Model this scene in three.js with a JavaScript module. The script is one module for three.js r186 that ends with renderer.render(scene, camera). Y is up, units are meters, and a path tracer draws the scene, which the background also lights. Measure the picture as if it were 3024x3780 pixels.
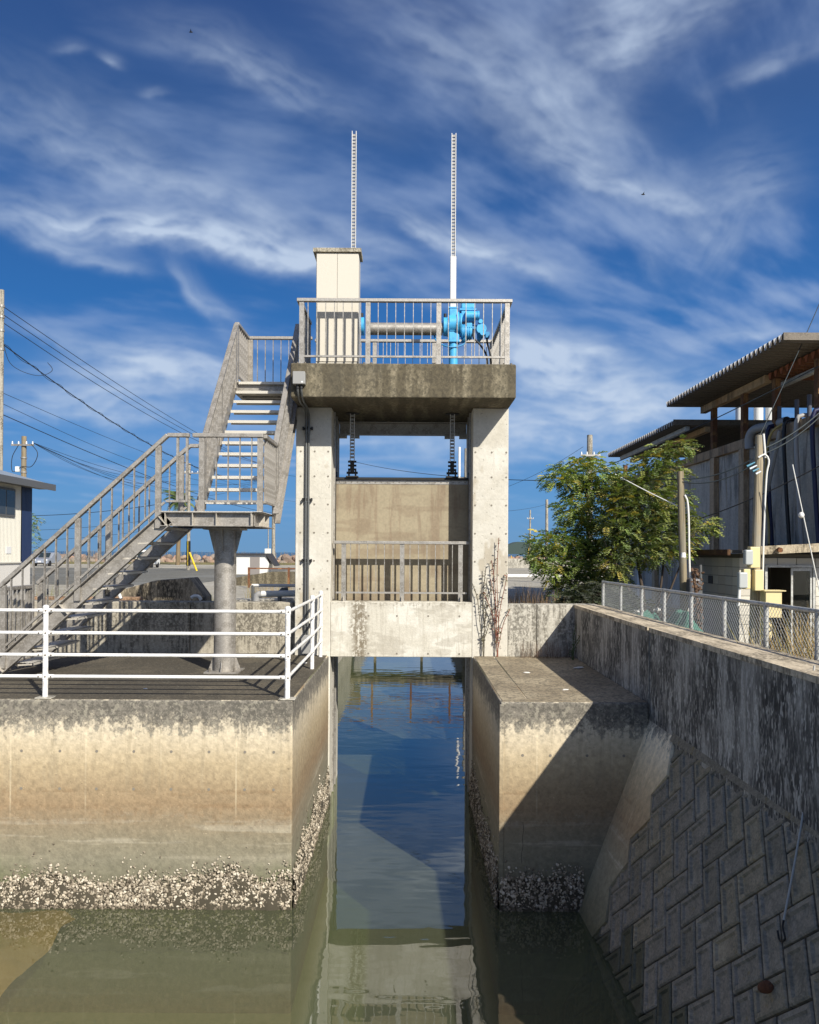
import * as THREE from 'three';
import { RoundedBoxGeometry } from 'three/addons/geometries/RoundedBoxGeometry.js';
import { mergeGeometries } from 'three/addons/utils/BufferGeometryUtils.js';

// ---------------------------------------------------------------- camera, exposure, sky, sun
const scene = new THREE.Scene();
const renderer = new THREE.WebGLRenderer({ antialias: true });
renderer.toneMapping = THREE.LinearToneMapping;
renderer.toneMappingExposure = 1.3;
renderer.shadowMap.enabled = true;
const camera = new THREE.PerspectiveCamera(2 * Math.atan(2016 / 3000) * 180 / Math.PI, 0.75, 0.1, 20000);
camera.position.set(0, 4.26, 0);
camera.rotation.order = 'YXZ';
camera.rotation.set(Math.atan(25 / 3000), 0, 0.33 * Math.PI / 180);
camera.setViewOffset(3024, 4032, 0, 0, 3024, 3780);      // a 4:5 crop of a 3:4 frame
const SUN = new THREE.Vector3(0.6, 0.79, 1).normalize();
const sun = new THREE.DirectionalLight(new THREE.Color(1, 0.94, 0.82), 5);
sun.position.copy(SUN).multiplyScalar(60); sun.target.position.set(0, 0, 0);
sun.position.add(new THREE.Vector3(0, 3, -14)); sun.target.position.set(0, 3, -14);
sun.castShadow = true; sun.shadow.mapSize.set(4096, 4096);
Object.assign(sun.shadow.camera, { left: -30, right: 30, top: 30, bottom: -30, near: 1, far: 160 });
scene.add(sun, sun.target);

// ---------------------------------------------------------------- random numbers and noise
function rng(seed) { let s = seed | 0; return () => { s = (s + 0x6d2b79f5) | 0; let t = Math.imul(s ^ (s >>> 15), 1 | s); t = (t + Math.imul(t ^ (t >>> 7), 61 | t)) ^ t; return ((t ^ (t >>> 14)) >>> 0) / 4294967296; }; }
const TAB = new Float32Array(65536); { const r = rng(77); for (let i = 0; i < 65536; i++) TAB[i] = r(); }
function vnoise(x, y, px, py, s) {           // value noise, periodic after px, py cells
  const xf = Math.floor(x), yf = Math.floor(y); let fx = x - xf, fy = y - yf;
  fx = fx * fx * (3 - 2 * fx); fy = fy * fy * (3 - 2 * fy);
  let x0 = (xf | 0) % px, y0 = (yf | 0) % py; if (x0 < 0) x0 += px; if (y0 < 0) y0 += py;
  const x1 = x0 + 1 === px ? 0 : x0 + 1, y1 = y0 + 1 === py ? 0 : y0 + 1, q = s * 15731;
  const k0 = y0 * 104729 + q, k1 = y1 * 104729 + q, a = TAB[(x0 * 7919 + k0 + x0 * y0 * 31) & 65535], b = TAB[(x1 * 7919 + k0 + x1 * y0 * 31) & 65535], c = TAB[(x0 * 7919 + k1 + x0 * y1 * 31) & 65535], d = TAB[(x1 * 7919 + k1 + x1 * y1 * 31) & 65535];
  return a + (b - a) * fx + (c - a) * fy + (a - b - c + d) * fx * fy;
}
function pnoise(x, y, s) {                   // gradient noise, about 0..1
  const xi = Math.floor(x), yi = Math.floor(y), fx = x - xi, fy = y - yi, u = fx * fx * fx * (fx * (fx * 6 - 15) + 10), v = fy * fy * fy * (fy * (fy * 6 - 15) + 10);
  const g = (a, b, dx, dy) => { let k = (Math.imul(a, 374761393) + Math.imul(b, 668265263) + Math.imul(s, 974634777)) | 0; k = Math.imul(k ^ (k >>> 13), 1274126177); k ^= k >>> 16; const t = TAB[k & 65535] * 6.2832; return Math.cos(t) * dx + Math.sin(t) * dy; };
  const a = g(xi, yi, fx, fy), b = g(xi + 1, yi, fx - 1, fy), c = g(xi, yi + 1, fx, fy - 1), d = g(xi + 1, yi + 1, fx - 1, fy - 1);
  return 0.5 + 0.72 * (a + (b - a) * u + (c - a) * v + (a - b - c + d) * u * v);
}
function pfbm(x, y, oct, s) { let a = 0, w = 0.5, t = 0; for (let i = 0; i < oct; i++) { a += w * pnoise(x, y, s + i * 13); t += w; w *= 0.52; x = x * 2.03 + 3.7; y = y * 2.03 + 1.3; } return a / t; }
function fbm(u, v, fx, fy, oct, s, gain = 0.5) { let a = 0, w = 0.5, t = 0; for (let i = 0; i < oct; i++) { a += w * vnoise(u * fx, v * fy, fx, fy, s + i * 13); t += w; w *= gain; fx *= 2; fy *= 2; } return a / t; }
const clamp = (x, a = 0, b = 1) => Math.min(b, Math.max(a, x)), ss = (a, b, x) => { const t = clamp((x - a) / (b - a)); return t * t * (3 - 2 * t); }, mix = (a, b, t) => a + (b - a) * t;
const s2l = (c) => (c <= 0.04045 ? c / 12.92 : Math.pow((c + 0.055) / 1.055, 2.4)), l2s = (c) => (c <= 0.0031308 ? c * 12.92 : 1.055 * Math.pow(c, 1 / 2.4) - 0.055);
const hex = (r, g, b) => [s2l(r / 255), s2l(g / 255), s2l(b / 255)];

// ---------------------------------------------------------------- the sky: clear blue with wispy cirrus
{
  const W = 4096, H = 2048, data = new Float32Array(W * H * 4), K = 1 / 1.3;
  const stops = [[-0.1, hex(112, 150, 186)], [0.0, hex(110, 154, 196)], [0.06, hex(101, 155, 207)], [0.14, hex(80, 141, 204)], [0.25, hex(52, 115, 184)], [0.38, hex(46, 99, 165)], [0.52, hex(49, 89, 147)], [0.7, hex(44, 77, 134)], [1.0, hex(38, 68, 122)]];
  // feather-like wisps: [tangent x, tangent y, half length, half width, tilt in degrees, strength]
  const wisp = [[-0.34, 0.395, 0.20, 0.021, -8, 0.85], [-0.16, 0.365, 0.13, 0.021, -13, 0.8], [-0.2, 0.425, 0.11, 0.014, -20, 0.36], [-0.06, 0.39, 0.07, 0.01, -24, 0.3], [0.055, 0.382, 0.095, 0.016, -20, 0.75], [0.13, 0.357, 0.05, 0.013, -30, 0.4], [-0.44, 0.378, 0.075, 0.014, -17, 0.5],
    [-0.37, 0.355, 0.05, 0.01, -8, 0.3], [-0.265, 0.315, 0.05, 0.011, -52, 0.42], [-0.235, 0.295, 0.03, 0.008, -28, 0.3], [0.42, 0.45, 0.06, 0.04, 20, 0.3], [0.39, 0.39, 0.05, 0.035, 60, 0.26], [0.33, 0.42, 0.06, 0.035, -30, 0.3], [0.3, 0.36, 0.03, 0.02, -60, 0.2], [0.28, 0.445, 0.075, 0.014, -18, 0.5], [0.2, 0.48, 0.08, 0.03, -35, 0.3], [0.26, 0.635, 0.06, 0.06, 20, 0.42], [0.33, 0.67, 0.12, 0.05, 25, 0.34], [0.17, 0.55, 0.08, 0.06, -25, 0.22], [0.06, 0.58, 0.12, 0.05, -28, 0.2], [0.2, 0.5, 0.06, 0.04, -30, 0.2], [0.44, 0.6, 0.06, 0.012, 22, 0.35],
    [0.1, 0.6, 0.16, 0.04, -30, 0.25], [-0.2, 0.59, 0.13, 0.026, -24, 0.36], [0.19, 0.215, 0.1, 0.036, -10, 0.85], [0.3, 0.18, 0.13, 0.032, 6, 0.7], [0.18, 0.15, 0.12, 0.024, -3, 0.65], [0.14, 0.245, 0.06, 0.022, -6, 0.6], [0.02, 0.14, 0.16, 0.018, -3, 0.4], [0.2, 0.25, 0.06, 0.016, -4, 0.5], [-0.31, 0.222, 0.1, 0.028, -6, 0.75], [-0.4, 0.19, 0.1, 0.022, 4, 0.5], [-0.33, 0.165, 0.12, 0.018, -3, 0.45], [-0.22, 0.2, 0.08, 0.014, -6, 0.34], [-0.44, 0.26, 0.07, 0.014, -20, 0.32], [0.42, 0.27, 0.06, 0.01, 8, 0.5], [-0.42, 0.5, 0.14, 0.05, -24, 0.26],
    [-0.33, 0.46, 0.14, 0.03, -22, 0.24], [-0.42, 0.62, 0.02, 0.008, 10, 0.3], [-0.37, 0.61, 0.016, 0.008, -30, 0.3], [-0.32, 0.565, 0.014, 0.005, 0, 0.3], [0.1, 0.12, 0.3, 0.02, -4, 0.25], [-0.3, 0.13, 0.2, 0.016, 3, 0.2]];
  const cloud = [0.54, 0.65, 0.82], veil = hex(118, 150, 205);
  const tone = (x, y, z, out, o) => {
    const cy = Math.hypot(x, z), el = y / Math.max(cy, 0.05);
    let k = 0; while (k < stops.length - 2 && el > stops[k + 1][0]) k++;
    const tt = clamp((el - stops[k][0]) / (stops[k + 1][0] - stops[k][0])), A = stops[k][1], B = stops[k + 1][1];
    let c = 0, v = 0;
    if (y > -0.02) {
      const q = 1 / (Math.max(y, 0) + 0.16), px = x * q, pz = z * q, rx = px * 0.92 - pz * 0.39, rz = pz * 0.92 + px * 0.39;
      const w1 = pnoise(rx * 0.45 + 9, rz * 0.45 + 4, 3) - 0.5, w2 = pnoise(rx * 1.1, rz * 1.1 + 7, 5) - 0.5;
      const a = pfbm((rx + w1 * 0.7) * 0.75, (rz + w1 * 0.7) * 1.6, 4, 11), f = pfbm((rx + w1 * 0.8 + w2 * 0.25) * 2.6, (rz + w1 * 0.8 + w2 * 0.2) * 7.5, 6, 31);
      v = ss(0.38, 0.7, a) * ss(0.3, 0.75, f) * 0.8 * ss(0.02, 0.14, y);
      c = ss(0.47, 0.8, a * 0.5 + f * 0.5) * 0.42 * ss(0.0, 0.1, y);
      if (z < -0.2) {
        const tx0 = x / -z, ty0 = y / -z;
        if (Math.abs(tx0) < 1.1) {
          const g = pfbm(tx0 * 6, ty0 * 7, 3, 41) - 0.5, g2 = pfbm(tx0 * 20, ty0 * 30, 5, 53) - 0.5, tx = tx0 + g * 0.03, ty = ty0 + g * 0.02 + g2 * 0.016;
          for (const [mx, my, L, w, t, s] of wisp) {
            const dx = tx - mx, dy = ty - my; if (Math.abs(dx) > 2.4 * L + 0.02 || Math.abs(dy) > 2.4 * L + 0.02) continue;
            const ca = Math.cos(t * Math.PI / 180), sa = Math.sin(t * Math.PI / 180), al = (dx * ca + dy * sa) / L, ac = (-dx * sa + dy * ca) / w;
            const e = al * al + (ac > 0 ? ac * ac * 0.5 : ac * ac * 2);              // a crisp lower edge, a soft upper one
            if (e < 5) { const st = pfbm((dx * ca + dy * sa + my) * 16, (-dx * sa + dy * ca + mx) * 80 + g * 3, 4, 61); c += s * Math.exp(-e) * Math.max(0, 0.1 + 1.25 * st + 1.1 * g2); }
          }
        }
      }
    }
    c = clamp(c, 0, 0.92); v = clamp(v, 0, 1) * (1 - c);
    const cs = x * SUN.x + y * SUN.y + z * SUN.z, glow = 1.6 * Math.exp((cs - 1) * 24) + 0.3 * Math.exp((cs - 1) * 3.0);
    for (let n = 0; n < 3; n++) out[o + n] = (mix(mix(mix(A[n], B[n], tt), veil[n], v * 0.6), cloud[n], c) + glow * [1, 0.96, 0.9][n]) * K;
    out[o + 3] = 1;
  };
  const dir = (i, j) => { const up = (j / H - 0.5) * Math.PI, az = (i / W - 0.5) * 2 * Math.PI; return [Math.cos(az) * Math.cos(up), Math.sin(up), Math.sin(az) * Math.cos(up)]; };
  for (let j = 0; j < H; j += 4) for (let i = 0; i < W; i += 4) {
    const d = dir(i + 2, j + 2), near = d[2] < -0.45 && d[1] > -0.03 && d[1] < 0.72;
    if (near) { for (let b = 0; b < 4; b++) for (let a = 0; a < 4; a++) tone(...dir(i + a + 0.5, j + b + 0.5), data, ((j + b) * W + i + a) * 4); continue; }
    const o = (j * W + i) * 4; tone(...d, data, o); for (let b = 0; b < 4; b++) for (let a = 0; a < 4; a++) if (a || b) data.copyWithin(((j + b) * W + i + a) * 4, o, o + 4);
  }
  const t = new THREE.DataTexture(data, W, H, THREE.RGBAFormat, THREE.FloatType);
  t.mapping = THREE.EquirectangularReflectionMapping; t.magFilter = t.minFilter = THREE.LinearFilter; t.needsUpdate = true;
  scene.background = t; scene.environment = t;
}

// ---------------------------------------------------------------- computed textures (colour in linear values, height 0..1)
function surface(w, h, fn, tileX, tileY, bumpOnly) {
  const col = bumpOnly ? null : new Uint8Array(w * h * 4), bmp = new Uint8Array(w * h), o = [0, 0, 0, 0.5];
  for (let j = 0; j < h; j++) for (let i = 0; i < w; i++) {
    o[3] = 0.5; fn((i + 0.5) / w, (j + 0.5) / h, o);
    const k = j * w + i;
    if (col) { for (let c = 0; c < 3; c++) col[k * 4 + c] = clamp(l2s(clamp(o[c]))) * 255; col[k * 4 + 3] = 255; }
    bmp[k] = clamp(o[3]) * 255;
  }
  const fin = (t) => { t.wrapS = t.wrapT = THREE.RepeatWrapping; t.magFilter = t.minFilter = THREE.LinearFilter; t.repeat.set(1 / tileX, 1 / tileY); t.needsUpdate = true; return t; };
  const bump = fin(new THREE.DataTexture(bmp, w, h, THREE.RedFormat));
  if (bumpOnly) return { bump };
  const map = fin(new THREE.DataTexture(col, w, h, THREE.RGBAFormat)); map.colorSpace = THREE.SRGBColorSpace;
  return { map, bump };
}
const set3 = (o, a) => { o[0] = a[0]; o[1] = a[1]; o[2] = a[2]; }, tow = (o, a, t) => { o[0] = mix(o[0], a[0], t); o[1] = mix(o[1], a[1], t); o[2] = mix(o[2], a[2], t); }, mul = (o, k) => { o[0] *= k; o[1] *= k; o[2] *= k; };

const T = {};
// pale cast concrete of the gate tower: blotches, pinholes, faint runs
T.pale = surface(640, 640, (u, v, o) => {
  const a = fbm(u, v, 4, 4, 5, 1), b = fbm(u, v, 9, 9, 5, 5, 0.65), f = fbm(u, v, 90, 90, 3, 9, 0.7), run = fbm(u, v, 40, 3, 3, 14), pin = vnoise(u * 170, v * 170, 170, 170, 20);
  set3(o, [0.53, 0.505, 0.445]); tow(o, [0.6, 0.58, 0.525], ss(0.45, 0.7, a)); tow(o, [0.43, 0.40, 0.335], ss(0.5, 0.75, b) * 0.55); tow(o, [0.34, 0.31, 0.26], ss(0.58, 0.8, run) * ss(0.4, 0.7, a) * 0.5);
  tow(o, [0.33, 0.28, 0.2], ss(0.64, 0.74, fbm(u, v, 8, 4, 5, 33, 0.68)) * 0.6);
  mul(o, 0.9 + 0.2 * f); if (pin > 0.93) mul(o, 0.62); o[3] = 0.5 + (f - 0.5) * 0.5 - (pin > 0.93 ? 0.25 : 0);
}, 4, 4);
// weathered deck edge: brown-black growth over concrete, streaks of cleaner matrix
T.deck = surface(640, 640, (u, v, o) => {
  const a = fbm(u, v, 5, 4, 4, 71), f = fbm(u, v, 70, 70, 3, 75, 0.7), st = fbm(u, v, 22, 3, 5, 79, 0.6), sp = fbm(u, v, 80, 60, 3, 83, 0.8);
  set3(o, [0.1, 0.084, 0.054]); tow(o, [0.165, 0.142, 0.096], ss(0.42, 0.64, st)); tow(o, [0.04, 0.035, 0.025], ss(0.42, 0.66, sp) * 0.5); tow(o, [0.25, 0.215, 0.15], ss(0.56, 0.72, f) * ss(0.44, 0.62, st) * 0.4);
  tow(o, [0.075, 0.068, 0.05], ss(0.45, 0.7, a) * 0.5); mul(o, 0.7 + 0.6 * f); o[3] = 0.35 + 0.4 * f;
}, 3, 3);
// quay walls: bands left by the tide, y from -1.4 to 2.6 metres, 5.4 metres along
const QY0 = -1.4, QH = 4.0, QW = 5.4;
T.quay = surface(1280, 960, (u, v, o) => {
  const y = QY0 + v * QH, lo = fbm(u, v, 7, 3, 4, 101), st = fbm(u, v, 80, 4, 4, 105, 0.65), f = fbm(u, v, 120, 90, 3, 109, 0.7), hz = fbm(u, v, 4, 46, 4, 113, 0.6), sp = fbm(u, v, 90, 60, 4, 117, 0.8);
  const w = y + (lo - 0.5) * 0.16 + (hz - 0.5) * 0.07 + (sp - 0.5) * 0.1, wt = y + (st - 0.5) * 0.2 + (sp - 0.5) * 0.5;
  const B = [[-1.4, 0.075, 0.07, 0.04], [0.05, 0.1, 0.092, 0.055], [0.3, 0.15, 0.142, 0.098], [0.55, 0.192, 0.178, 0.13], [0.8, 0.215, 0.188, 0.132], [1.0, 0.238, 0.19, 0.125], [1.2, 0.265, 0.192, 0.115], [1.42, 0.305, 0.232, 0.142], [1.7, 0.4, 0.32, 0.205], [1.95, 0.49, 0.415, 0.295], [2.15, 0.56, 0.49, 0.37], [2.6, 0.55, 0.5, 0.4]];
  let k = 0; while (k < B.length - 2 && w > B[k + 1][0]) k++;
  const t = clamp((w - B[k][0]) / (B[k + 1][0] - B[k][0])); for (let c = 0; c < 3; c++) o[c] = mix(B[k][c + 1], B[k + 1][c + 1], t);
  tow(o, [0.36, 0.33, 0.26], ss(0.54, 0.7, hz) * ss(0.45, 0.75, y) * ss(1.25, 0.95, y) * 0.55);
  tow(o, [0.2, 0.13, 0.07], ss(0.5, 0.68, hz * 0.6 + sp * 0.4) * ss(0.9, 1.1, y) * ss(1.6, 1.35, y) * 0.5);
  tow(o, [0.1, 0.125, 0.045], ss(0.5, 0.68, lo) * ss(0.2, 0.35, y) * ss(0.85, 0.55, y) * 0.5);
  tow(o, [0.3, 0.25, 0.17], ss(0.56, 0.68, st) * ss(1.2, 1.6, y) * 0.3);
  const dark = ss(2.06, 2.3, wt); tow(o, [0.15, 0.137, 0.118], dark * 0.9); tow(o, [0.075, 0.07, 0.06], dark * 0.8 * ss(0.36, 0.66, fbm(u, v, 150, 110, 3, 121, 0.85) + (lo - 0.5) * 0.4) * 0.85); tow(o, [0.32, 0.295, 0.235], dark * ss(0.58, 0.68, sp) * 0.6);
  const sx = (u * 6) % 1, seam = Math.min(sx, 1 - sx) * 0.9; tow(o, [0.56, 0.48, 0.34], ss(0.014, 0.004, seam + (f - 0.5) * 0.012) * ss(0.95, 1.4, y) * ss(2.2, 2.0, y) * ss(0.45, 0.65, lo + st * 0.3) * 0.5);
  const dot = vnoise(u * 420, v * 310, 420, 310, 131); if (dot > 0.955 && y < 1.6) mul(o, 1.5); if (dot < 0.04) mul(o, 0.6);
  mul(o, 0.72 + 0.56 * f); o[3] = 0.5 + (f - 0.5) * 0.6 + (dot > 0.955 && y < 1.6 ? 0.25 : 0);
}, QW, QH);
T.quay.map.offset.set(4.76 / QW, -QY0 / QH); T.quay.bump.offset.copy(T.quay.map.offset);
// parapet and seawall: pale matrix under black vertical runs
T.streak = surface(1024, 640, (u, v, o) => {
  const st = fbm(u, v, 120, 8, 3, 141, 0.7), s2 = fbm(u, v, 34, 4, 4, 145, 0.6), f = fbm(u, v, 200, 90, 2, 149, 0.8), sp = fbm(u, v, 130, 26, 3, 153, 0.8), a = fbm(u, v, 7, 3, 4, 157);
  set3(o, [0.4, 0.375, 0.33]); tow(o, [0.22, 0.205, 0.18], ss(0.36, 0.62, s2)); tow(o, [0.07, 0.066, 0.06], ss(0.38, 0.62, sp) * ss(0.3, 0.62, a + (s2 - 0.5) * 0.5) * 0.95); tow(o, [0.035, 0.033, 0.03], ss(0.5, 0.62, st) * ss(0.46, 0.66, a) * 0.8); tow(o, [0.56, 0.53, 0.47], ss(0.54, 0.66, 1 - sp) * ss(0.44, 0.6, st) * 0.75);
  mul(o, 0.7 + 0.6 * f); o[3] = 0.4 + 0.35 * f;
}, 3.3, 2.2);
// the same, less darkened
T.parapet = surface(640, 640, (u, v, o) => {
  const st = fbm(u, v, 60, 4, 4, 161, 0.65), a = fbm(u, v, 5, 4, 4, 165), f = fbm(u, v, 120, 90, 2, 169, 0.8), sp = fbm(u, v, 100, 50, 3, 173, 0.82);
  set3(o, [0.42, 0.395, 0.34]); tow(o, [0.24, 0.222, 0.185], ss(0.42, 0.62, st) * 0.8); tow(o, [0.08, 0.075, 0.064], ss(0.4, 0.64, sp) * ss(0.4, 0.66, a + (st - 0.5) * 0.9) * 0.62); tow(o, [0.52, 0.5, 0.44], ss(0.56, 0.66, 1 - sp) * 0.5);
  mul(o, 0.74 + 0.52 * f); o[3] = 0.45 + 0.3 * f;
}, 3, 2);
// trodden tops: dark grown-over (left) and brown (right)
T.top = surface(640, 640, (u, v, o) => {
  const a = fbm(u, v, 5, 5, 4, 181), f = fbm(u, v, 130, 130, 2, 185, 0.8), sp = fbm(u, v, 90, 90, 3, 189, 0.82);
  set3(o, [0.1, 0.086, 0.064]); tow(o, [0.165, 0.142, 0.104], ss(0.42, 0.68, a)); tow(o, [0.04, 0.036, 0.028], ss(0.46, 0.58, sp) * 0.75); tow(o, [0.27, 0.245, 0.19], ss(0.6, 0.68, sp) * 0.5); mul(o, 0.65 + 0.7 * f); o[3] = 0.4 + 0.4 * f;
}, 3, 3);
T.topR = surface(640, 640, (u, v, o) => {
  const a = fbm(u, v, 5, 5, 4, 191), f = fbm(u, v, 130, 130, 2, 195, 0.8), sp = fbm(u, v, 80, 80, 3, 199, 0.82);
  set3(o, [0.26, 0.212, 0.142]); tow(o, [0.35, 0.293, 0.202], ss(0.45, 0.7, a)); tow(o, [0.115, 0.098, 0.07], ss(0.48, 0.6, sp) * 0.7); mul(o, 0.72 + 0.56 * f); o[3] = 0.4 + 0.4 * f;
}, 3, 3);
// precast revetment blocks
T.block = surface(640, 640, (u, v, o) => {
  const a = fbm(u, v, 6, 6, 4, 201), f = fbm(u, v, 140, 140, 2, 205, 0.8), sp = fbm(u, v, 36, 36, 4, 209, 0.75);
  set3(o, [0.275, 0.24, 0.185]); tow(o, [0.335, 0.293, 0.225], ss(0.45, 0.7, a)); tow(o, [0.175, 0.16, 0.122], ss(0.46, 0.62, sp) * 0.6); tow(o, [0.26, 0.2, 0.09], ss(0.66, 0.76, fbm(u, v, 14, 14, 4, 213, 0.65)) * 0.6); mul(o, 0.7 + 0.6 * f); o[3] = 0.35 + 0.45 * f;
}, 2, 2);
// galvanised steel with dull blotches
T.steel = surface(320, 320, (u, v, o) => {
  const a = fbm(u, v, 8, 8, 4, 221), f = fbm(u, v, 60, 60, 3, 225); set3(o, [0.36, 0.34, 0.31]); tow(o, [0.27, 0.252, 0.225], ss(0.46, 0.68, a)); tow(o, [0.45, 0.43, 0.4], ss(0.56, 0.7, f) * 0.5); mul(o, 0.86 + 0.28 * f); o[3] = 0.5 + (f - 0.5) * 0.5;
}, 0.8, 0.8);
T.rust = surface(320, 320, (u, v, o) => {
  const a = fbm(u, v, 6, 6, 5, 231), f = fbm(u, v, 50, 50, 3, 235); set3(o, [0.16, 0.062, 0.028]); tow(o, [0.3, 0.15, 0.06], ss(0.5, 0.7, a)); tow(o, [0.06, 0.03, 0.018], ss(0.5, 0.7, f) * 0.8); mul(o, 0.7 + 0.6 * f); o[3] = f;
}, 1, 1);
T.wood = surface(128, 512, (u, v, o) => { const g = fbm(u, v, 40, 3, 4, 241), a = fbm(u, v, 3, 6, 3, 245); set3(o, [0.38, 0.32, 0.22]); tow(o, [0.2, 0.17, 0.125], ss(0.45, 0.65, g)); tow(o, [0.28, 0.265, 0.22], ss(0.5, 0.7, a) * 0.7); o[3] = g; }, 0.6, 2.4);
// building wall: grey render with rust and damp
T.wall = surface(640, 640, (u, v, o) => {
  const a = fbm(u, v, 6, 5, 4, 251, 0.6), st = fbm(u, v, 30, 4, 4, 255, 0.65), f = fbm(u, v, 110, 110, 2, 259, 0.8);
  set3(o, [0.46, 0.425, 0.365]); tow(o, [0.38, 0.35, 0.3], ss(0.44, 0.66, st)); tow(o, [0.47, 0.45, 0.41], ss(0.5, 0.7, a) * 0.6); tow(o, [0.14, 0.13, 0.115], ss(0.56, 0.7, st * 0.55 + a * 0.45) * 0.8); tow(o, [0.3, 0.19, 0.1], ss(0.68, 0.8, fbm(u, v, 18, 3, 4, 263, 0.6)) * 0.6); mul(o, 0.78 + 0.44 * f); o[3] = 0.4 + 0.3 * f;
}, 5, 5);
// painted skin of the gate leaf
T.leaf = surface(640, 640, (u, v, o) => {
  const a = fbm(u, v, 6, 6, 4, 271), st = fbm(u, v, 30, 3, 4, 275), f = fbm(u, v, 90, 90, 3, 279), hz = fbm(u, v, 3, 20, 3, 283);
  set3(o, [0.3, 0.255, 0.175]); tow(o, [0.23, 0.185, 0.125], ss(0.44, 0.7, a) * 0.7); tow(o, [0.19, 0.135, 0.09], ss(0.54, 0.72, st) * 0.55); tow(o, [0.2, 0.15, 0.1], ss(0.55, 0.7, hz) * 0.45); mul(o, 0.86 + 0.28 * f); o[3] = 0.5 + 0.3 * (f - 0.5);
}, 2.6, 2.6);
T.gravel = surface(640, 640, (u, v, o) => {
  const a = fbm(u, v, 3, 3, 5, 291), f = fbm(u, v, 160, 160, 2, 295), t = fbm(u, v, 4, 26, 3, 299); set3(o, [0.34, 0.315, 0.26]); tow(o, [0.42, 0.4, 0.35], ss(0.5, 0.7, a)); tow(o, [0.24, 0.215, 0.16], ss(0.52, 0.7, t) * 0.7); mul(o, 0.6 + 0.8 * f); o[3] = f;
}, 14, 14);
T.fine = surface(512, 512, (u, v, o) => { o[3] = fbm(u, v, 40, 40, 4, 301); }, 0.7, 0.7, true);
T.ripple = surface(640, 640, (u, v, o) => { const w = fbm(u, v, 4, 4, 2, 311) - 0.5; o[3] = 0.55 * fbm(u + w * 0.05, v, 7, 20, 3, 313) + 0.45 * fbm(u, v + w * 0.04, 16, 40, 2, 317); }, 7, 7, true);
T.check = surface(256, 256, (u, v, o) => { const q = (a, b) => { const x = ((u * 4 + a) % 1) - 0.5, y = ((v * 4 + b) % 1) - 0.5; return [x, y]; }; const e = (p, s) => { const l = (p[0] + s * p[1]) * 0.707, c = (p[0] - s * p[1]) * 0.707; return ss(1, 0.6, Math.hypot(l / 0.4, c / 0.13)); }; o[3] = Math.max(e(q(0, 0), 1), e(q(0.5, 0.5), -1)); }, 0.16, 0.16, true);

T.sill = surface(640, 256, (u, v, o) => {
  const a = fbm(u, v, 6, 4, 4, 401, 0.6), st = fbm(u, v, 90, 3, 4, 405, 0.65), f = fbm(u, v, 120, 60, 3, 409, 0.75), sp = fbm(u, v, 60, 30, 3, 413, 0.8);
  set3(o, [0.52, 0.495, 0.43]); tow(o, [0.6, 0.58, 0.52], ss(0.45, 0.65, a)); tow(o, [0.4, 0.37, 0.31], ss(0.5, 0.7, st) * 0.5);
  const d = Math.abs(u - 0.205 + (a - 0.5) * 0.06), k = ss(0.085, 0.02, d + (st - 0.5) * 0.06) * ss(0.35, 0.55, sp * 0.5 + st * 0.5); tow(o, [0.13, 0.1, 0.06], k * 0.85); tow(o, [0.2, 0.18, 0.14], ss(0.9, 1, v + (st - 0.5) * 0.2) * 0.6 * ss(0.4, 0.6, sp)); tow(o, [0.3, 0.27, 0.22], ss(0.58, 0.68, fbm(u, v, 5, 6, 4, 417, 0.6)) * 0.4); mul(o, 0.84 + 0.32 * f); o[3] = 0.5 + 0.4 * (f - 0.5);
}, 2.444, 0.95);
T.sill.map.offset.set(1.3595 / 2.444, -2.46 / 0.95); T.sill.bump.offset.copy(T.sill.map.offset);
// paint with scuffs, dust and a few rust spots (tinted by the material)
T.paint = surface(320, 320, (u, v, o) => { const a = fbm(u, v, 6, 6, 4, 421, 0.65), f = fbm(u, v, 60, 60, 3, 425, 0.75); set3(o, [1, 1, 1]); tow(o, [0.78, 0.76, 0.72], ss(0.48, 0.66, a) * 0.7); tow(o, [0.42, 0.3, 0.2], ss(0.68, 0.76, f) * ss(0.45, 0.6, a) * 0.8); mul(o, 0.9 + 0.1 * f); o[3] = f; }, 0.5, 0.5);

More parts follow.
